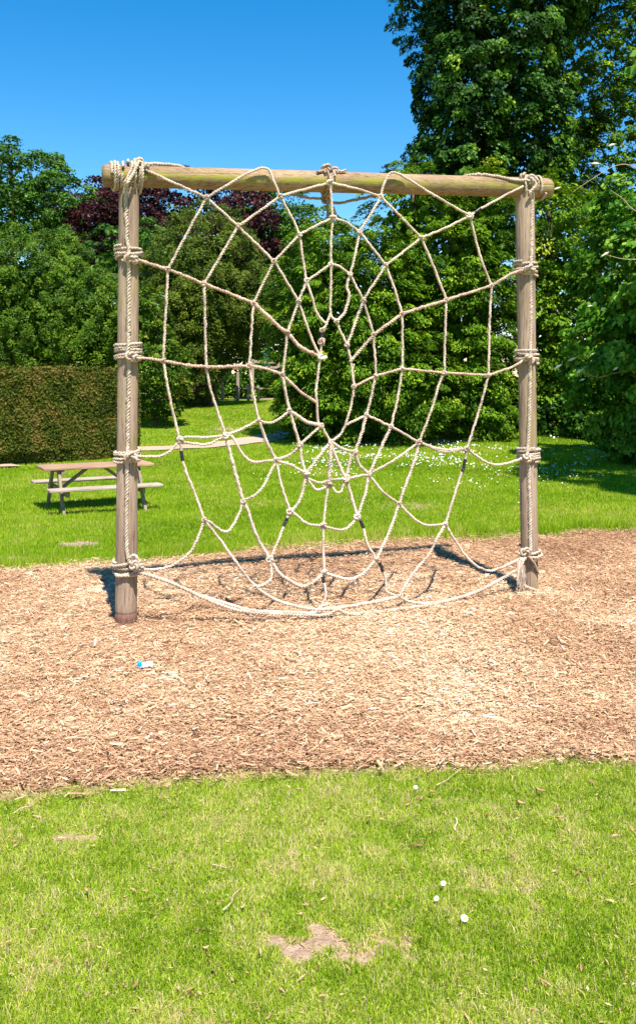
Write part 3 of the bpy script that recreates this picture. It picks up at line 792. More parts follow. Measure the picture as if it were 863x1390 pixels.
def free_rope(pts, name, R, mat='rope_post', pitch=.064, fuzz=.01, seed=0, parent=None, n=10):
    acc = Acc(); rope_mesh(catmull(pts, n), R, pitch, acc, fuzz, None, 500+seed); return acc.build(name, M[mat], parent or net)
# rope running down the face of each post
def face(px, py, d, lift=.0): return W(px, py, d-.075-lift)
lp = [face(172.5, y, dl, l) for y, l in ((252, .02), (275, .005), (300, .005), (325, .006), (335, .022), (352, .03), (370, .006), (400, .004), (440, .004), (462, .018), (480, .028), (500, .006), (550, .004), (600, .006), (618, .03), (640, .006), (700, .004), (745, .008), (765, .03))]
for i, q in enumerate(lp): q[0] += [0, -.008, -.004, 0, .012, .01, .012, .012, .01, .01, .008, .012, .008, .004, .004, 0, -.006, -.002, .02][i]
free_rope(lp, 'post_rope', .0145, pitch=.072, seed=1)
rp = []
for (px, y, l) in ((718, 258, .02), (720.5, 270, .0), (720.8, 300, .0), (720.5, 330, .0), (720, 352, .02), (719.5, 365, .03), (719.5, 380, .0), (719.5, 420, .0), (719, 460, .0), (719, 485, .028), (718.5, 510, .003), (717.5, 560, .004), (716, 600, .008), (715.5, 618, .03), (717, 640, .005), (718, 690, .004), (719, 735, .006), (719, 748, .03)):
    rp.append(face(px, y, dr, l-.012))
free_rope(rp, 'post_rope', .0160, pitch=.072, seed=2)

# --- corner lashings over the crossbar
def bar_axis(px):
    dx = (px-CX)/F; d = A0/(1-SL*dx); X = dx*d; t = (X-B0[0])/(B1[0]-B0[0]); return B0+(B1-B0)*t
nb = np.cross(u_bar, [0, 0, 1.0]); nb /= np.linalg.norm(nb)    # points to the camera side (-y)
if nb[1] > 0: nb = -nb
zb = np.cross(nb, u_bar); zb = zb if zb[2] > 0 else -zb
def ring(px0, px1, turns, seed, R=.0112, start=0.0, extra=.0, mat='rope_post', name='lashing', rb=.0785):
    r = RS(seed); n = int(turns*44); t = np.linspace(0, 1, n); th = start+t*turns*2*np.pi
    rad = rb+R*.95+extra+np.interp(t, np.linspace(0, 1, 8), r.uniform(0, .008, 8))
    C = np.array([bar_axis(px0+(px1-px0)*q) for q in t])
    P = C+(np.cos(th)*rad)[:, None]*nb+(np.sin(th)*rad)[:, None]*zb
    acc = Acc(); rope_mesh(P, R, .062, acc, .015, None, seed); return acc.build(name, M[mat], net)
ring(151, 164, 3, 601)
ring(166, 190, 2, 602, extra=.004, start=.5); ring(174, 192, 2, 603, extra=.018, start=.9)
ring(726, 733, 1, 604, start=-.6); ring(722, 704, 2, 605, start=.4, extra=.003, R=.0102)
def bs(px, ang, R=.013, extra=0.0):
    return bar_axis(px)+(math.cos(ang)*nb+math.sin(ang)*zb)*(.0785+R+extra)
knot(bs(188, .8, extra=.012), .034, 611, 'rope_post', R=.0125); knot(bs(196, .55, extra=.006), .024, 612, 'rope_post', R=.0102)
knot(bs(711, .5, extra=.012), .036, 613, 'rope_post', R=.0125); knot(bs(705, .9, extra=.006), .026, 614, 'rope_post', R=.0110)
# diagonal strands of the corner lashing, from the bar down onto the post
free_rope([bs(188, 1.5), bs(183, .9, extra=.02), bs(176, .2, extra=.02), W(170, 246, 6.05), W(168.5, 252, 6.09)], 'lashing', .0095, seed=3)
free_rope([bs(193, 1.3), bs(188, .8, extra=.03), bs(180, .1, extra=.035), W(173, 249, 6.03), lp[0]], 'lashing', .0125, seed=4)
free_rope([bs(705, 1.2), bs(711, .5, extra=.025), bs(716, .0, extra=.03), W(718.5, 262, 7.05), rp[1]], 'lashing', .0125, seed=5)
# ropes lying along the top of the crossbar
free_rope([bs(190, 1.0, extra=.01), bs(199, 1.15), bs(215, 1.45), bs(232, 1.6), bs(249, 1.95), bs(262, 2.4)], 'crossbar_rope', .0125, seed=6)
free_rope([bs(632, 2.0), bs(645, 1.5), bs(658, 1.15), bs(675, .75), bs(690, .45), bs(706, .4, extra=.01)], 'crossbar_rope', .0125, seed=7)
# centre tie: turns round the bar, dark knot behind and under it
ring(437, 446, 2, 620, R=.011, mat='rope_dark', start=.5, extra=.002)
ring(449, 444, 1, 621, R=.011, mat='rope_old', start=.2, extra=.012)
knot(bs(441, 1.1, extra=.01), .036, 622, 'rope_old', R=.0102); knot(bs(450, .85, extra=.004), .028, 623, 'rope_old', R=.0105)
free_rope([bs(441, 1.2, extra=.012), bs(449, .95, extra=.018), bs(458, .8, extra=.004), bs(466, .9, extra=.01)], 'loose_rope', .0105, 'rope_old', seed=8)
free_rope([bs(440, .9, extra=.012), bs(433, .75, extra=.004), bs(426, .6, extra=.004)], 'loose_rope', .010, 'rope_dark', seed=9)
def BP(px, py, back=.10): return NP(px, py, behind=back+.088)
free_rope([NP(380.3, 266.7), BP(395, 263, -.02), BP(415, 268.5), BP(441, 270)], 'back_rope', .0105, 'rope_dark', seed=10)
free_rope([BP(438, 268), BP(455, 275.5), BP(480, 272), BP(505, 266, .02), NP(516.6, 266.7)], 'back_rope', .012, 'rope_dark', seed=11)
knot(BP(443, 270), .040, 624, 'rope_dark', R=.012)
free_rope([BP(439, 256, .0), BP(438, 266), BP(443.5, 272), BP(444.5, 290), BP(445, 300, .02)], 'back_rope', .0105, 'rope_dark', seed=12)
free_rope([BP(443, 256, .0), BP(443, 270), BP(452, 282), BP(455.5, 292), NP(456, 298)], 'back_rope', .0105, 'rope_old', seed=13)
# frayed bundle and tails at the right post foot
r = RS(88)
acc = Acc()
tp = NP(706, 759, .02)
for i in range(46):
    e = NP(700+r.uniform(0, 14), 795+r.uniform(-12, 8), r.uniform(-.02, .07))
    m = (tp+e)/2+r.normal(0, .012, 3); m[2] += .02
    V, Q, T = sweep(resample(catmull([tp+r.normal(0, .008, 3), m, e], 6), .012)[0], lambda n, th: np.full((n, len(th)), .0024), 5); acc.add(V, Q, T)
fr = acc.build('frayed_end', M['rope'], net); fr['label'] = 'frayed bunch of loose rope strands at the right post foot'
free_rope([NP(698.5, 776), NP(704, 771, .02), NP(709, 762, .03), NP(713, 757, .02)], 'bottom_rope', .013, 'rope', seed=14)
free_rope([face(713, 752, dr, .02), face(719, 758, dr, .035), face(726, 768, dr, .01), face(730, 778, dr, -.02)], 'loose_rope', .012, 'rope_dark', seed=15)
free_rope([face(710, 794, dr, .02), face(717, 798, dr, .06), face(725, 801, dr, .03), face(732, 804, dr, -.02)], 'loose_rope', .012, 'rope_post', seed=16)
# left foot: small loop
free_rope([face(180, 770, dl, .03), face(176, 758, dl, .03), face(183, 754, dl, .03), face(187, 760, dl, .03), face(183, 768, dl, .03), face(190, 774, dl, .02)], 'loose_rope', .012, seed=17)
reloc(net)

# ------------------------------------------------------------------ picnic table
tb = empty('picnic_table', 'weathered wooden picnic table with attached benches on the lawn by the hedge', 'picnic table', loc=(-2.95, 11.75, 0))
sc_ = .79; ang = math.radians(28)
uu = np.array([math.cos(ang), math.sin(ang), 0]); vv = np.array([-math.sin(ang), math.cos(ang), 0]); zz_ = np.array([0, 0, 1.0])
gz = float(ground_z(-2.95, 11.75))
TB = lambda u, v, z: np.array([-2.95, 11.75, gz])+sc_*(u*uu+v*vv+z*zz_)
def tplank(name, u, v, z, hu, hv, hz, mat):
    # built in a local frame so that the grain runs along the board
    m = MB(); m.box((0, 0, 0), (hu*sc_, 0, 0), (0, hv*sc_, 0), (0, 0, hz*sc_), bev=.006)
    o = m.build(name, mat, tb)
    p = TB(u, v, z); o.location = (p[0]+2.95, p[1]-11.75, p[2]); o.rotation_euler = (0, 0, ang)
    return o
for k in range(5): tplank('top_plank', .004*((k*7) % 3-1), -.29+.145*k, .725+.002*(k % 2), .915, .069, .020, M['table_top'])
for s_ in (-1, 1):
    for k in range(2): tplank('bench_plank', .004*k, s_*(.60+.145*k), .425, .915, .069, .020, M['plank'])
def tbeam(name, p0, p1, wu, hh):
    p0, p1 = np.asarray(p0, float), np.asarray(p1, float); c = (p0+p1)/2; d = p1-p0; L = np.linalg.norm(d); d = d/L
    side = np.array([1, 0, 0.]) if abs(d[0]) < .9 else np.array([0, 1., 0])
    side = side-d*side.dot(d); side /= np.linalg.norm(side); w2 = np.cross(d, side)
    R3 = lambda a: a[0]*uu+a[1]*vv+a[2]*zz_
    m = MB(); m.box(R3(c)*sc_+np.array([0, 0, gz]), R3(d)*sc_*L/2, R3(side)*sc_*wu/2, R3(w2)*sc_*hh/2, bev=.004)
    return m.build(name, M['frame_wood'], tb)
for su in (-1, 1):
    for sv in (-1, 1):
        tbeam('leg', (su*.66, sv*.22, .702), (su*.66, sv*.66, -.03), .045, .095)
    tbeam('bench_support', (su*.61, -.74, .355), (su*.61, .74, .355), .045, .095)
    tbeam('top_support', (su*.61, -.34, .665), (su*.61, .34, .665), .045, .075)
    tbeam('brace', (su*.585, 0, .36), (su*.14, 0, .69), .045, .085)

# ------------------------------------------------------------------ foliage
def crown(name, mat, ells, puff, per_m2, nleaf, L, Wd, mode='bush', seed=0, parent=None, core=1.0, tone0=.45, tspread=.22, flat=1.0, tip=.0, cull=.5, zmin=None, gap=0.0, rough=.12):
    r = RS(seed)
    Vs = []; tones = []
    E = [(np.asarray(c, float), np.asarray(q, float)) for c, q in ells]
    C_all = []; A_all = []; B_all = []; LL = []; WW = []; TT = []
    for ei, (c, q) in enumerate(E):
        area = 4*math.pi*(((q[0]*q[1])**1.6+(q[0]*q[2])**1.6+(q[1]*q[2])**1.6)/3)**(1/1.6)
        n = int(area*per_m2)
        d = unit(r.normal(0, 1, (n, 3)))
        rough_ = rough; lump = noise2(np.arctan2(d[:, 1], d[:, 0])*q[0]+ei*13, d[:, 2]*q[2]*1.3, 1.3, seed+ei, 2)
        rad = 1+(lump-.5)*rough*2.4+r.normal(0, rough*.6, n)
        pc = c+d*q*rad[:, None]
        nrm = unit(d/q)
        keep = (d[:, 1] < .25) | (r.uniform(0, 1, n) > cull)
        if gap: keep &= lump > gap
        for ej, (c2, q2) in enumerate(E):
            if ej != ei: keep &= (((pc-c2)/q2)**2).sum(1) > .72
        if zmin is not None: keep &= pc[:, 2] > zmin
        pc = pc[keep]; nrm = nrm[keep]; m = len(pc)
        if m == 0: continue
        ptone = r.normal(0, tspread, m)
        ps = r.uniform(.6, 1.35, m)*puff
        k = nleaf
        v = unit(r.normal(0, 1, (m, k, 3))+nrm[:, None]*.75+np.array([0, 0, .55]))
        rr = r.uniform(.45, 1.0, (m, k, 1))**.6
        off = v*rr*ps[:, None, None]
        off[..., 2] *= flat
        if mode == 'spray':      # drooping tiers
            hor = unit(nrm*np.array([1, 1, 0])+1e-6)
            out = (off*hor[:, None]).sum(-1, keepdims=True)
            off = off+hor[:, None]*out*.35; off[..., 2:3] -= np.abs(out)*.45
        p = pc[:, None]+off
        if mode == 'spray':
            hor = unit(nrm*np.array([1, 1, 0])+1e-6)
            a = unit(hor[:, None]*.8+unit(off*np.array([1, 1, .3]))*.7+np.array([0, 0, -.55])+r.normal(0, .35, (m, k, 3)))
            up = unit(np.array([0, 0, 1.0])+nrm[:, None]*.5+r.normal(0, .45, (m, k, 3)))
        elif mode == 'shoot':
            a = unit(nrm[:, None]*.7+unit(off)*.6+np.array([0, 0, .45])+r.normal(0, .35, (m, k, 3)))
            up = unit(np.array([0, -.3, .6])+nrm[:, None]*.6+r.normal(0, .6, (m, k, 3)))
        elif mode == 'hang':
            a = unit(np.array([0, 0, -1.0])+nrm[:, None]*.5+r.normal(0, .5, (m, k, 3)))
            up = unit(nrm[:, None]*.9+np.array([0, 0, .5])+r.normal(0, .5, (m, k, 3)))
        else:
            up = unit(v*.7+np.array([0, 0, .5])+r.normal(0, .55, (m, k, 3)))
            a = unit(r.normal(0, 1, (m, k, 3)))
        b = unit(np.cross(up, a)); a = unit(np.cross(b, up))
        sz = r.uniform(.6, 1.35, (m, k, 1))
        C_all.append(p.reshape(-1, 3)); A_all.append(a.reshape(-1, 3)); B_all.append(b.reshape(-1, 3))
        LL.append((sz*L).reshape(-1, 1)); WW.append((sz*Wd).reshape(-1, 1))
        tn = tone0+ptone[:, None]+r.normal(0, .13, (m, k))+tip*(rr[..., 0]-.8)*2
        TT.append(tn.reshape(-1))
        # inner foliage mass
        nc = int(area*core*22)
        dd = unit(r.normal(0, 1, (nc, 3)))*q*(r.uniform(.3, .74, (nc, 1)))
        C_all.append(c+dd); a = unit(r.normal(0, 1, (nc, 3))); b = unit(np.cross(a, r.normal(0, 1, (nc, 3))))
        A_all.append(a); B_all.append(b); LL.append(np.full((nc, 1), .24)); WW.append(np.full((nc, 1), .17)); TT.append(np.clip(r.normal(tone0, .12, nc), 0, 1))
    C = np.concatenate(C_all); A = np.concatenate(A_all); B = np.concatenate(B_all)
    Lq = np.concatenate(LL); Wq = np.concatenate(WW); T = np.clip(np.concatenate(TT), 0, 1)
    if zmin is not None:
        k = C[:, 2] > zmin-.4; C, A, B, Lq, Wq, T = C[k], A[k], B[k], Lq[k], Wq[k], T[k]
    V, Q = leafquads(C, A, B, Lq, Wq)
    print(name, len(Q))
    return mesh_obj('crown', V, quads=Q, mat=M[mat], parent=parent, attrs={'tone': T})

def trunk(x, y, h, r0, parent, limbs=8, seed=0, spread=2.0, lean=0, z0=None, lo=.2):
    r = RS(seed); acc = Acc(); g0 = float(ground_z(x, y)) if z0 is None else z0
    P = catmull([(x, y, g0-.3), (x+lean*.2, y, g0+h*.3), (x+lean*.6+r.normal(0, .1), y+r.normal(0, .1), g0+h*.65), (x+lean, y, g0+h)], 8)
    n0 = len(P)
    V, Q, T = sweep(P, lambda n, th: (r0*(1-.82*np.linspace(0, 1, n))+r0*.5*np.exp(-np.linspace(0, h, n)/.35))[:, None]*(1+.10*np.sin(3*th+seed)+.06*np.sin(7*th))[None, :], 14)
    acc.add(V, Q, T)
    for i in range(limbs):
        t = r.uniform(lo, .92); b = P[int(t*(n0-1))]; an = r.uniform(0, 2*math.pi); ln = spread*(1.15-t)*r.uniform(.7, 1.2)
        e = b+np.array([math.cos(an)*ln, math.sin(an)*ln, ln*r.uniform(.1, .7)]); m = (b+e)/2+np.array([0, 0, .12*ln])
        rb = r0*(1-.8*t)*.5
        V, Q, T = sweep(catmull([b, m, e], 6), lambda n, th: (rb*(1-.8*np.linspace(0, 1, n)))[:, None]*np.ones((1, len(th))), 7); acc.add(V, Q, T)
    return acc.build('trunk', M['bark'], parent)

def E(px, py, d, rx, ry, rd=None):
    """ellipsoid: centre seen at px,py at distance d; radii given as px at that distance; depth radius in metres"""
    s = d/F; return (W(px, py, d), (rx*s, (rd if rd else rx*s), ry*s))

def tree(name, label, mat, ells, group=None, trunk_at=None, th=None, tr=.25, cat='tree', spread=2.0, **kw):
    x, y = trunk_at if trunk_at else (ells[0][0][0], ells[0][0][1])
    root = empty(name, label, cat, group, loc=(x, y, float(ground_z(x, y))))
    top = max(c[2]+q[2] for c, q in ells)
    crown(name, mat, ells, parent=root, **kw)
    trunk(x, y, (th or (top-.6-float(ground_z(x, y)))), tr, root, seed=kw.get('seed', 0), spread=spread)
    reloc(root)
    return root

# far backdrop trees
tree('broadleaf_tree', 'tall green broadleaf tree rising furthest left above the yew against the sky', 'broadleaf',
     [E(15, 285, 46, 75, 78, 2.6), E(85, 312, 45, 52, 70, 2.2), E(-75, 300, 46, 80, 80, 2.6), E(30, 400, 45, 110, 90, 2.5)],
     group='background trees', puff=.62, per_m2=1.5, nleaf=210, L=.155, Wd=.10, seed=11, tone0=.5, flat=.7, rough=.16, tr=.4)
tree('copper_beech', 'dark purple copper beech behind the left end of the crossbar', 'copper',
     [E(140, 312, 44.5, 40, 58, 1.6), E(180, 312, 52, 66, 64, 2.6), E(255, 315, 52, 80, 72, 2.8), E(100, 325, 52, 40, 55, 2.0)],
     group='background trees', puff=.65, per_m2=1.6, nleaf=170, L=.16, Wd=.11, seed=12, tone0=.45, flat=.8, tr=.4, th=7.5)
tree('copper_beech', 'smaller dark purple copper beech showing between the golden yew and the green tree', 'copper',
     [E(335, 322, 44, 42, 50, 1.6), E(375, 345, 50, 30, 40, 1.6)],
     group='background trees', trunk_at=(-6.2, 44.5), puff=.6, per_m2=1.7, nleaf=170, L=.16, Wd=.11, seed=13, tone0=.5, flat=.8, tr=.3)
tree('broadleaf_tree', 'green broadleaf tree directly behind the left half of the web, right of the purple trees', 'broadleaf',
     [E(392, 330, 46, 55, 68, 2.2), E(345, 350, 47, 40, 78, 2.0), E(430, 350, 46, 45, 45, 2.0), E(395, 420, 46, 80, 80, 2.2)],
     group='background trees', puff=.6, per_m2=1.7, nleaf=210, L=.15, Wd=.10, seed=14, tone0=.5, flat=.8, tr=.35)
tree('broadleaf_tree', 'bright mid green tree partly hidden by the top of the left post', 'broadleaf',
     [E(165, 370, 38, 50, 55, 1.8), E(205, 350, 38, 35, 40, 1.5), E(150, 440, 38, 60, 60, 1.8)],
     group='background trees', puff=.5, per_m2=2.2, nleaf=140, L=.16, Wd=.11, seed=15, tone0=.55, flat=.7, tr=.3)
tree('broadleaf_tree', 'dark shaded tree closing the gap behind the wooden play deck', 'broadleaf',
     [E(345, 470, 47, 70, 70, 1.8), E(300, 420, 47, 60, 80, 1.8), E(420, 480, 47, 60, 60, 1.8)],
     group='background trees', trunk_at=(-5.6, 47), puff=.6, per_m2=1.5, nleaf=120, L=.18, Wd=.12, seed=16, tone0=.45, gap=.36, tr=.3)
tree('yew_tree', 'broad olive green yew standing behind the clipped hedge', 'yew',
     [E(60, 432, 28, 85, 112, 2.1), E(-45, 420, 28, 85, 88, 2.1), E(135, 460, 27.5, 55, 85, 1.6)],
     group='yew trees', puff=.20, per_m2=12, nleaf=105, L=.08, Wd=.032, seed=21, tspread=.11, core=2.2, mode='shoot', tone0=.44, tip=.16, flat=1.15, tr=.4)
tree('yew_tree', 'rounded golden green yew dome behind the left part of the web', 'golden_yew',
     [E(280, 385, 33, 72, 98, 2.2), E(250, 455, 33, 62, 92, 2.4), E(330, 415, 33.4, 42, 62, 1.6)],
     group='yew trees', puff=.22, per_m2=11, nleaf=90, L=.09, Wd=.038, seed=22, tspread=.12, core=2.0, mode='shoot', tone0=.42, tip=.18, flat=1.15, tr=.4)
tree('yew_bush', 'low spreading green yew bush just right of the left post beyond the hedge', 'yew',
     [E(212, 505, 26, 38, 62, 1.0), E(195, 440, 26.4, 30, 50, 1.0)], group='bushes', cat='bush', spread=.5, puff=.22, per_m2=14, nleaf=80, L=.10, Wd=.04, seed=23, tone0=.5, flat=.6, tip=.15, tr=.08, mode='spray')
tree('hemlock_tree', 'large drooping light green conifer directly behind the centre of the web', 'hemlock',
     [E(440, 395, 23.6, 62, 85, 1.5), E(425, 475, 23.4, 55, 90, 1.5), E(500, 450, 23.2, 75, 130, 1.7), E(455, 540, 23.2, 70, 62, 1.5), E(550, 530, 23, 70, 75, 1.6)],
     group='drooping conifers', puff=.26, per_m2=9.5, nleaf=130, L=.095, Wd=.040, seed=31, mode='spray', tspread=.16, core=1.6, tone0=.44, tip=.2, flat=.55, tr=.35, rough=.15)
tree('hemlock_tree', 'tall drooping conifer with yellowish tips left of the right post', 'hemlock',
     [E(560, 330, 24.4, 62, 98, 1.5), E(620, 430, 24, 70, 150, 1.7), E(560, 440, 24, 60, 110, 1.5), E(660, 330, 24.5, 55, 90, 1.5), E(640, 540, 23.6, 70, 62, 1.4)],
     group='drooping conifers', puff=.27, per_m2=9, nleaf=130, L=.10, Wd=.040, seed=32, mode='spray', tspread=.16, core=1.6, tone0=.46, tip=.26, flat=.5, tr=.35, rough=.15)
tree('hemlock_tree', 'dark conifer in the shade just right of the right post', 'hemlock',
     [E(745, 350, 25.2, 60, 100, 1.4), E(745, 480, 25, 75, 110, 1.5), E(790, 400, 26, 60, 90, 1.2), E(840, 480, 25, 70, 120, 1.5)],
     group='drooping conifers', puff=.34, per_m2=6.5, nleaf=110, L=.12, Wd=.055, seed=33, mode='spray', tone0=.5, tip=.15, flat=.6, tr=.35)
tree('ivy_clad_tree', 'towering dark ivy-covered tree rising out of the top of the picture', 'ivy',
     [E(630, 120, 27, 58, 140, 1.6), E(640, -60, 27, 65, 130, 1.7), E(690, 40, 27.2, 75, 150, 1.8), E(625, 235, 26.8, 55, 80, 1.5), E(715, 180, 27.2, 55, 90, 1.5), E(750, -60, 27.4, 80, 110, 1.8)],
     trunk_at=(5.0, 27.3), puff=.30, per_m2=8, nleaf=105, L=.115, Wd=.09, seed=34, mode='hang', tone0=.34, tip=.1, flat=.8, tr=.5, rough=.13)
tree('cypress_tree', 'dark feathery conifer with sky showing through at the upper right', 'hemlock',
     [E(800, 60, 29, 75, 130, 1.2), E(855, 200, 29, 60, 120, 1.0), E(770, 240, 29, 40, 70, .8), E(870, 20, 29, 70, 140, 1.0)],
     group='drooping conifers', trunk_at=(9.3, 29), puff=.34, per_m2=8, nleaf=110, L=.13, Wd=.055, seed=35, mode='spray', tone0=.35, tip=.1, flat=.5, core=.45, gap=.10, tr=.3, th=8)
syc = tree('sycamore_tree', 'broad leafy tree with large leaves leaning in from the right edge', 'sycamore',
     [E(905, 400, 17.6, 110, 120, 1.5), E(880, 300, 17.8, 70, 60, 1.1), E(860, 490, 17.4, 80, 80, 1.3), E(950, 520, 17, 110, 130, 1.5), E(890, 575, 17.6, 70, 55, 1.1)],
     trunk_at=(7.6, 18), puff=.26, per_m2=10, nleaf=75, L=.11, Wd=.085, seed=36, mode='hang', tone0=.66, tip=.1, flat=.6, tr=.22, rough=.18)
tree('broadleaf_tree', 'broadleaf tree beyond the right edge whose shade falls over the daisies', 'sycamore',
     [((8.4, 11.8, 6.4), (3.2, 3.0, 2.4)), ((9.6, 13.4, 5.2), (3.0, 2.6, 2.2))], trunk_at=(9.2, 12.2), puff=.42, per_m2=3.0, nleaf=60, L=.20, Wd=.15, seed=37, tone0=.55, cull=0, core=.8, tr=.3)
tree('laurel_bush', 'dark green undergrowth bush added behind the rail fence to darken the gap', 'ivy',
     [E(345, 520, 41, 26, 24, .9), E(385, 515, 41, 26, 30, .9), E(312, 528, 41, 16, 15, .7)], group='bushes', cat='bush', spread=.5, puff=.28, per_m2=7, nleaf=70, L=.12, Wd=.08, seed=41, tone0=.45, tr=.06)  # bush put in to make the gap behind the fence darker
# lower fringe in deep shade under the right-hand trees
tree('laurel_bush', 'shaded undergrowth bush at the foot of the trees right of the right post', 'ivy',
     [E(770, 575, 24, 60, 40, .9), E(840, 580, 23, 60, 45, .9), E(710, 575, 24.5, 30, 30, .8)], group='bushes', cat='bush', spread=.6, puff=.26, per_m2=8, nleaf=70, L=.12, Wd=.08, seed=38, tone0=.45, tr=.06)

# overhanging conifer branch at the top
br = tree('pine_tree', 'dark pine behind the ivy with drooping branch tips against the blue sky', 'ivy',
     [E(552, 12, 28.5, 24, 22, .5), E(545, 48, 28.5, 12, 14, .35), E(572, 60, 28.5, 16, 40, .5), E(600, 0, 28.8, 40, 60, .8), E(580, -60, 28.5, 40, 60, .8), E(572, 215, 28.5, 18, 14, .4), E(528, 236, 28.5, 16, 6, .3)],
     trunk_at=(4.4, 28.8), puff=.28, per_m2=6, nleaf=70, L=.16, Wd=.05, seed=39, mode='hang', tone0=.25, core=.05, flat=.6, tr=.3, rough=.25)

# ------------------------------------------------------------------ hedge
hr = empty('clipped_hedge', 'long clipped brownish green yew hedge behind the picnic table', 'hedge', loc=(-4.5, 18.6, 0))
r = RS(61)
h0 = np.array([-3.86, 19.2]); hd = np.array([-1.77, -1.80]); hd /= np.linalg.norm(hd); hn = np.array([-hd[1], hd[0]])  # outward to camera side?
if hn[1] > 0: hn = -hn
Lh = 9.0; Hh = 1.83; Wh = 1.1
def hface(n, kind):
    if kind == 'front': s = r.uniform(0, Lh, n); z = r.uniform(0, Hh, n); w = np.zeros(n); nn = np.array([hn[0], hn[1], .15])
    elif kind == 'top': s = r.uniform(0, Lh, n); z = np.full(n, Hh); w = r.uniform(0, Wh, n); nn = np.array([0, 0, 1.0])
    else: s = np.zeros(n); z = r.uniform(0, Hh, n); w = r.uniform(0, Wh, n); nn = np.array([-hd[0], -hd[1], .15])
    und = (noise2(s, z, .45, 66, 3)-.5)*.10
    taper = np.where(z < .25, .18*(1-z/.25)*(noise2(s, z*0, .5, 67)), 0)
    s2 = s-(und if kind == 'end' else 0); w2 = w+(und+taper if kind == 'front' else 0)+r.uniform(0, .07, n); z2 = z+(und*.9+r.exponential(.018, n) if kind == 'top' else 0)+(z/Hh)*(noise2(s, z*0+4, 1.4, 64, 2)-.5)*.07
    gx = h0[0]+hd[0]*s2-hn[0]*w2; gy = h0[1]+hd[1]*s2-hn[1]*w2
    c = np.stack([gx, gy, z2+.03], 1)
    up = unit(nn[None]+r.normal(0, .6, (n, 3))); a = unit(r.normal(0, 1, (n, 3))+np.array([0, 0, .4])); b = unit(np.cross(up, a)); a = unit(np.cross(b, up))
    sz = r.uniform(.6, 1.4, (n, 1))
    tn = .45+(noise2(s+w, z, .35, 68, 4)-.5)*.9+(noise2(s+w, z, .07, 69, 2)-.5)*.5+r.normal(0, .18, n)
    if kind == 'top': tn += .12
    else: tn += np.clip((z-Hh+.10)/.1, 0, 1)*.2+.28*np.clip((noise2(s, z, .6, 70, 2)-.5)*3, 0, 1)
    V, Q = leafquads(c, a, b, sz*.060, sz*.034); return V, Q, np.clip(tn, 0, 1)
Va, Qa, Ta, nv_ = [], [], [], 0
for n, k in ((90000, 'front'), (30000, 'top'), (12000, 'end')):
    V, Q, T = hface(n, k); Va.append(V); Qa.append(Q+nv_); Ta.append(T); nv_ += len(V)
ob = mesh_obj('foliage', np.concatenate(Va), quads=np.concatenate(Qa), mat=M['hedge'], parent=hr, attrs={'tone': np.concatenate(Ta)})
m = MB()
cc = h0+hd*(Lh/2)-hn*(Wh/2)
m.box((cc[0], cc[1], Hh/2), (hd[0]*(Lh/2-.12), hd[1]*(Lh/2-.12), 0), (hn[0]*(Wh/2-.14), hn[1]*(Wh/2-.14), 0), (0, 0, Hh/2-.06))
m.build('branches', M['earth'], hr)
reloc(hr)
# bare earth strip along the hedge foot
ss = np.linspace(2.9, 9, 40); V = []
for k in (0, 1):
    for s in ss:
        o_ = (-.32-.08*math.sin(s*3)) if k == 0 else .3
        q = h0+hd*s-hn*o_; V.append((q[0], q[1], float(ground_z(q[0], q[1]))+.045))
tag(mesh_obj('earth_strip', np.array(V), quads=np.array([(i, i+1, 40+i+1, 40+i) for i in range(39)]), mat=M['path'], smooth=True), kind='structure')

# ------------------------------------------------------------------ wooden play deck and rail fence in the gap
def world_box(m, p0, p1, half):   # beam between two points
    p0, p1 = np.asarray(p0, float), np.asarray(p1, float); d = (p1-p0)/2; L = np.linalg.norm(d); dn = d/L
    s = np.cross(dn, [0, 1, 0]) if abs(dn[1]) < .9 else np.cross(dn, [0, 0, 1]); s = s/np.linalg.norm(s); t = np.cross(dn, s)
    m.box((p0+p1)/2, d, s*half, t*half, bev=min(.01, half*.2))
dk = empty('play_deck', 'small raised wooden play deck among the dark trees seen through the web', 'play structure', loc=(-3.9, 38, .72))
m = MB(); m.box(W(312, 499, 38), (.42, 0, 0), (0, .6, 0), (0, 0, .10), bev=.01); m.build('deck', M['bar'], dk)
for px, dd in ((323, 37.45), (302, 37.45), (323, 38.6)):
    m = MB(); p = W(px, 505, dd); world_box(m, (p[0], p[1], .5), (p[0], p[1], p[2]), .06); m.build('leg', M['plank'], dk)
m = MB(); world_box(m, W(343, 491, 38), W(378, 492, 38), .06); world_box(m, W(345, 499, 38), W(378, 499, 38), .05); m.build('rail', M['plank'], dk)
m = MB(); m.box(W(362, 485, 38.2), (.14, 0, 0), (0, .02, 0), (0, 0, .42), bev=.005); m.build('mesh_panel', M['net_green'], dk)
for px in (343, 378):
    m = MB(); p = W(px, 488, 38); world_box(m, (p[0], p[1], .5), (p[0], p[1], p[2]), .06); m.build('leg', M['plank'], dk)
reloc(dk)
fn = empty('rail_fence', 'low post and rail fence at the far edge of the lawn', 'fence', loc=(-2.5, 36.5, .72))
for px in (350.5, 337, 378, 405, 322):
    m = MB(); p = W(px, 545, 36.5); world_box(m, (p[0], p[1], .5), (p[0], p[1], .72+.62), .05); m.build('post', M['plank'], fn)
for zz2 in (.80, 1.22):
    m = MB(); a, b = W(318, 545, 36.42), W(420, 545, 36.42); a[2] = b[2] = zz2; world_box(m, a, b, .025); m.build('rail', M['plank'], fn)
reloc(fn)

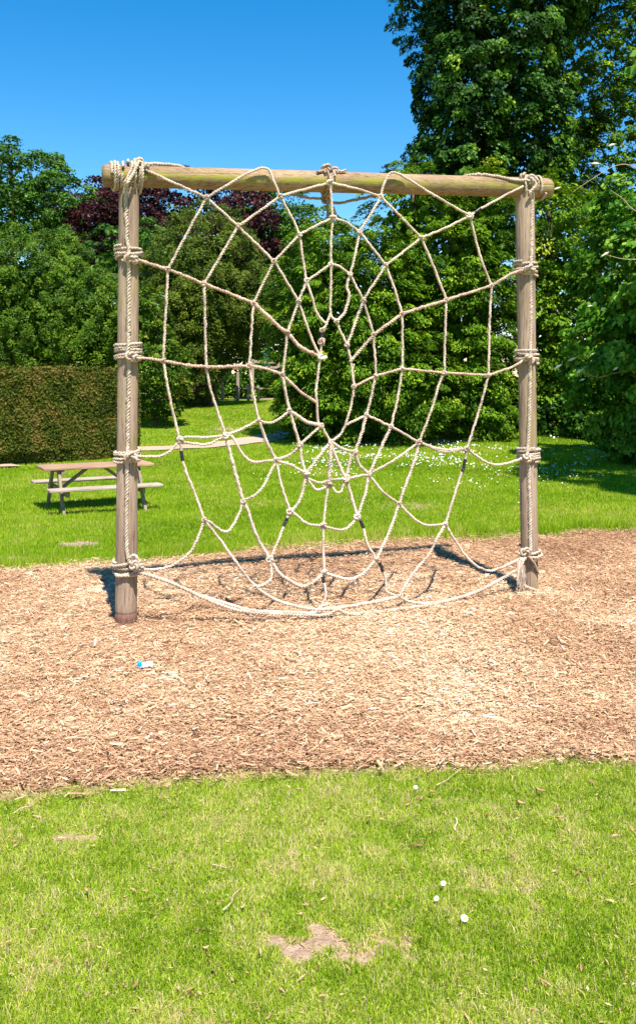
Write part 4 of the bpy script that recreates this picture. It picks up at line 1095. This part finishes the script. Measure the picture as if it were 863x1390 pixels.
# ------------------------------------------------------------------ small things in the foreground
def gp(px, py):
    d = EYE*F/(py-HOR); return np.array([(px-CX)/F*d, d, float(ground_z((px-CX)/F*d, d))])
def daisy(px, py, label, s=.011, h=.035, seed=0):
    p = gp(px, py+8); r = RS(seed)
    root = empty('daisy', label, 'daisy', 'daisies in the near grass', loc=tuple(p))
    tip = np.array([r.normal(0, .004), r.normal(-.004, .003), h])
    V, Q, T = sweep(catmull([(0, 0, -.01), tip*.5+np.array([.002, 0, 0]), tip], 5), lambda n, th: np.full((n, len(th)), .0011), 6)
    mesh_obj('stem', V, quads=Q, tris=T, mat=M['stem'], parent=root, smooth=True)
    Vp = []; Fp = []
    nv = unit(np.array([r.normal(0, .2), -.5, 1.0])); a1 = unit(np.cross(nv, [0, 1, 0])); a2 = np.cross(nv, a1)
    for lay in range(2):
        for k in range(13):
            a = k*2*math.pi/13+lay*.24; d = a1*math.cos(a)+a2*math.sin(a); sd = np.cross(nv, d); b = len(Vp); up = nv*(.0015+.002*lay)
            Vp += [tip+up*.3+d*s*.2-sd*s*.06, tip+up*.3+d*s*.2+sd*s*.06, tip+up+d*s*.75+sd*s*.11, tip+up*1.5+d*s, tip+up+d*s*.75-sd*s*.11]
            Fp.append((b, b+1, b+2, b+3, b+4))
    mesh_obj('petals', Vp, faces=Fp, mat=M['daisy'], parent=root)
    V, Q, T = sweep(np.array([tip+nv*t_ for t_ in np.linspace(0, .0045, 5)]), lambda n, th: (s*.36*np.sqrt(np.clip(1-(np.linspace(0, .97, n))**2, 0, 1)))[:, None]*np.ones((1, len(th))), 10)
    mesh_obj('eye', V, quads=Q, tris=T, mat=M['daisy_eye'], parent=root, smooth=True)
daisy(598.5, 1205, 'white daisy in the near grass, upper one of the close pair', .0095, seed=1)
daisy(593, 1226, 'white daisy in the near grass, lower one of the close pair', .0095, seed=2)
daisy(626.5, 1253, 'white daisy in the near grass, lowest and furthest right', .0125, seed=3)
daisy(564, 1073, 'white daisy at the edge of the wood chips beside the twig', .0095, seed=4)

def stick(px0, py0, px1, py1, rad, label, seed, mat='twig', name='twig', lift=.03, group='twigs lying on the grass'):
    a, b = gp(px0, py0), gp(px1, py1); a[2] += lift; b[2] += lift+.005; r = RS(seed)
    m1 = a*.65+b*.35+r.normal(0, .004, 3); m2 = a*.3+b*.7+r.normal(0, .004, 3)
    P = catmull([a, m1, m2, b], 6)
    V, Q, T = sweep(P, lambda n, th: (rad*(1-.45*np.linspace(0, 1, n))*(1+.15*np.sin(np.arange(n)*1.7)))[:, None]*(1+.12*np.sin(2*th))[None], 8)
    tag(mesh_obj(name, V, quads=Q, tris=T, mat=M[mat], smooth=True), label, name, group)
stick(592, 1076, 624, 1056, .0022, 'thin bent twig lying at the edge of the wood chips beside a daisy', 1)
stick(617, 1137, 617.5, 1121, .0022, 'short pale straight twig standing out in the grass above the daisy pair', 2, 'pale_leaf')
stick(303, 1249, 326, 1222, .0028, 'pale dry twig lying slanted in the left half of the near grass', 3)
stick(288, 1186, 314, 1191, .0022, 'small dark twig lying level above the slanted pale twig', 4)
stick(18, 1111, 44, 1103, .0028, 'short twig in the grass at the left edge just below the wood chips', 5)

def dleaf(px, py, s, label, seed):
    p = gp(px, py); p[2] += .03; r = RS(seed)
    n = 7; t = np.linspace(-1, 1, n); Vp = []; an = r.uniform(0, 6)
    for i, q in enumerate(t):
        w = (1-q*q)*.45+.02
        for k in (-1, 0, 1):
            x_ = q*s; y_ = k*w*s; z_ = s*(.35*k*k+.25*q*q)+r.normal(0, s*.05)
            Vp.append(p+np.array([x_*math.cos(an)-y_*math.sin(an), x_*math.sin(an)+y_*math.cos(an), z_]))
    Fp = [(i*3+k, i*3+k+1, i*3+k+4, i*3+k+3) for i in range(n-1) for k in (0, 1)]
    o = tag(mesh_obj('dead_leaf', Vp, faces=Fp, mat=M['dead_leaf'], smooth=True), label, 'leaf', 'dead leaves on the grass')
    md = o.modifiers.new('thickness', 'SOLIDIFY'); md.thickness = .0012
dleaf(707, 1101, .018, 'curled brown dead leaf at right in the near grass', 1)
dleaf(733, 1084, .020, 'brown dead leaf nearest the wood chips at right', 2)
dleaf(760, 1120, .014, 'small pale dead leaf furthest right in the near grass', 3)
dleaf(586, 1086, .014, 'pinkish dead leaf just right of the daisy at the chips edge', 4)
dleaf(538, 1040, .022, 'dark dead leaf on the last wood chips before the grass', 5)
dleaf(118, 1222, .014, 'small dead leaf in the left part of the near grass', 6)

# crumpled wrapper
p = gp(197, 913); r = RS(77)
wr = empty('litter_wrapper', 'crumpled blue and white wrapper dropped on the wood chips', 'litter', loc=(p[0], p[1], p[2]+.045))
def crump(x0, x1, name, mat, seed):
    r = RS(seed); nx_, ny_ = 10, 8; V = []
    for i in range(nx_):
        for j in range(ny_):
            x_ = x0+(x1-x0)*i/(nx_-1); t_ = j/(ny_-1)*2*math.pi
            V.append((x_+r.normal(0, .002), .020*math.cos(t_)*(1+.2*math.sin(i))+r.normal(0, .003), .008+.016*math.sin(t_)+r.normal(0, .0035)))
    V = np.array(V); V[(np.arange(nx_)[:, None]*ny_+ny_-1).ravel()] = V[(np.arange(nx_)*ny_)]
    Q = [(i*ny_+j, i*ny_+j+1, (i+1)*ny_+j+1, (i+1)*ny_+j) for i in range(nx_-1) for j in range(ny_-1)]
    return mesh_obj(name, V, faces=Q, mat=M[mat], parent=wr)
crump(-.045, -.018, 'blue_end', 'wrap_blue', 1); crump(-.0175, .045, 'white_film', 'wrap_white', 2)
wr.rotation_euler = (0, 0, .15)

# pale bare twigs and withered leaves of the right-hand tree
def place_child(o, root):
    o.parent = root; o.location = -Vector(root.location); return o
for bi, pts in enumerate([[(905, 262), (863, 228), (835, 225), (800, 245), (775, 262)], [(895, 300), (860, 285), (845, 270), (828, 258)], [(880, 500), (840, 505), (812, 512), (790, 505)], [(900, 350), (850, 352), (820, 345)]]):
    P = [W(px, py, 16.3+.05*k) for k, (px, py) in enumerate(pts)]
    V, Q, T = sweep(catmull(P, 7), lambda n, th: (.011*(1-.75*np.linspace(0, 1, n)))[:, None]*np.ones((1, len(th))), 7)
    place_child(mesh_obj('branch', V, quads=Q, tris=T, mat=M['twig'], smooth=True), syc)
for k, (px, py, s_) in enumerate([(808, 221, .13), (830, 196, .10), (776, 487, .10), (757, 497, .12), (786, 503, .10), (790, 515, .07), (835, 500, .08), (756, 255, .10), (820, 345, .12), (800, 415, .07)]):
    r = RS(900+k); c = W(px, py, 16.0); a = unit(np.array([1, -.2, .35+r.normal(0, .25)])); b = unit(np.cross(a, [0, -1, .5])); nn = np.cross(a, b); Vp = []
    for q in np.linspace(-1, 1, 7):
        w_ = (1-q*q)*r.uniform(.22, .36)+.02
        for e in (-1, 0, 1): Vp.append(c+.75*(a*q*s_+b*e*w_*s_+nn*(.18*s_*e*e+.1*s_*q*q)))
    o = place_child(mesh_obj('withered_leaf', Vp, faces=[(i*3+e, i*3+e+1, i*3+e+4, i*3+e+3) for i in range(6) for e in (0, 1)], mat=M['pale_leaf'], smooth=True), syc)
    md = o.modifiers.new('thickness', 'SOLIDIFY'); md.thickness = .004

# ------------------------------------------------------------------ sky, sun, camera
w = bpy.data.worlds.new('World'); scene.world = w; w.use_nodes = True
nt = w.node_tree; bg = nt.nodes['Background']
sky = nt.nodes.new('ShaderNodeTexSky'); sky.sky_type = 'NISHITA'; sky.sun_disc = False
sky.sun_elevation = SUN_EL; sky.sun_rotation = math.atan2(SUN_AZ[0], SUN_AZ[1])
sky.altitude = 0; sky.air_density = 1.0; sky.dust_density = 0.0; sky.ozone_density = 1.5
hs = nt.nodes.new('ShaderNodeHueSaturation'); hs.inputs['Saturation'].default_value = 1.49; hs.inputs['Hue'].default_value = .497
nt.links.new(sky.outputs[0], hs.inputs['Color']); nt.links.new(hs.outputs[0], bg.inputs[0]); bg.inputs[1].default_value = .097
sl_ = bpy.data.lights.new('sun', 'SUN'); sl_.energy = 5.0; sl_.angle = math.radians(.5); sl_.color = (1, .93, .85)
so = bpy.data.objects.new('sun', sl_); COL.objects.link(so)
dv = Vector((SUN_AZ[0]*math.cos(SUN_EL), SUN_AZ[1]*math.cos(SUN_EL), math.sin(SUN_EL)))
so.rotation_euler = dv.to_track_quat('Z', 'Y').to_euler()
cam = bpy.data.cameras.new('camera'); co = bpy.data.objects.new('camera', cam); COL.objects.link(co)
co.location = (0, 0, EYE); co.rotation_euler = (math.radians(90), 0, 0)
cam.sensor_fit = 'VERTICAL'; cam.sensor_height = 36; cam.lens = 36*F/1390
cam.shift_y = -(695-HOR)/1390; cam.clip_end = 2000; cam.clip_start = .05
scene.camera = co
vs = scene.view_settings; vs.view_transform = 'Standard'; vs.look = 'None'; vs.gamma = 1; vs.exposure = 1.1
scene.cycles.max_bounces = 6; scene.cycles.transparent_max_bounces = 4
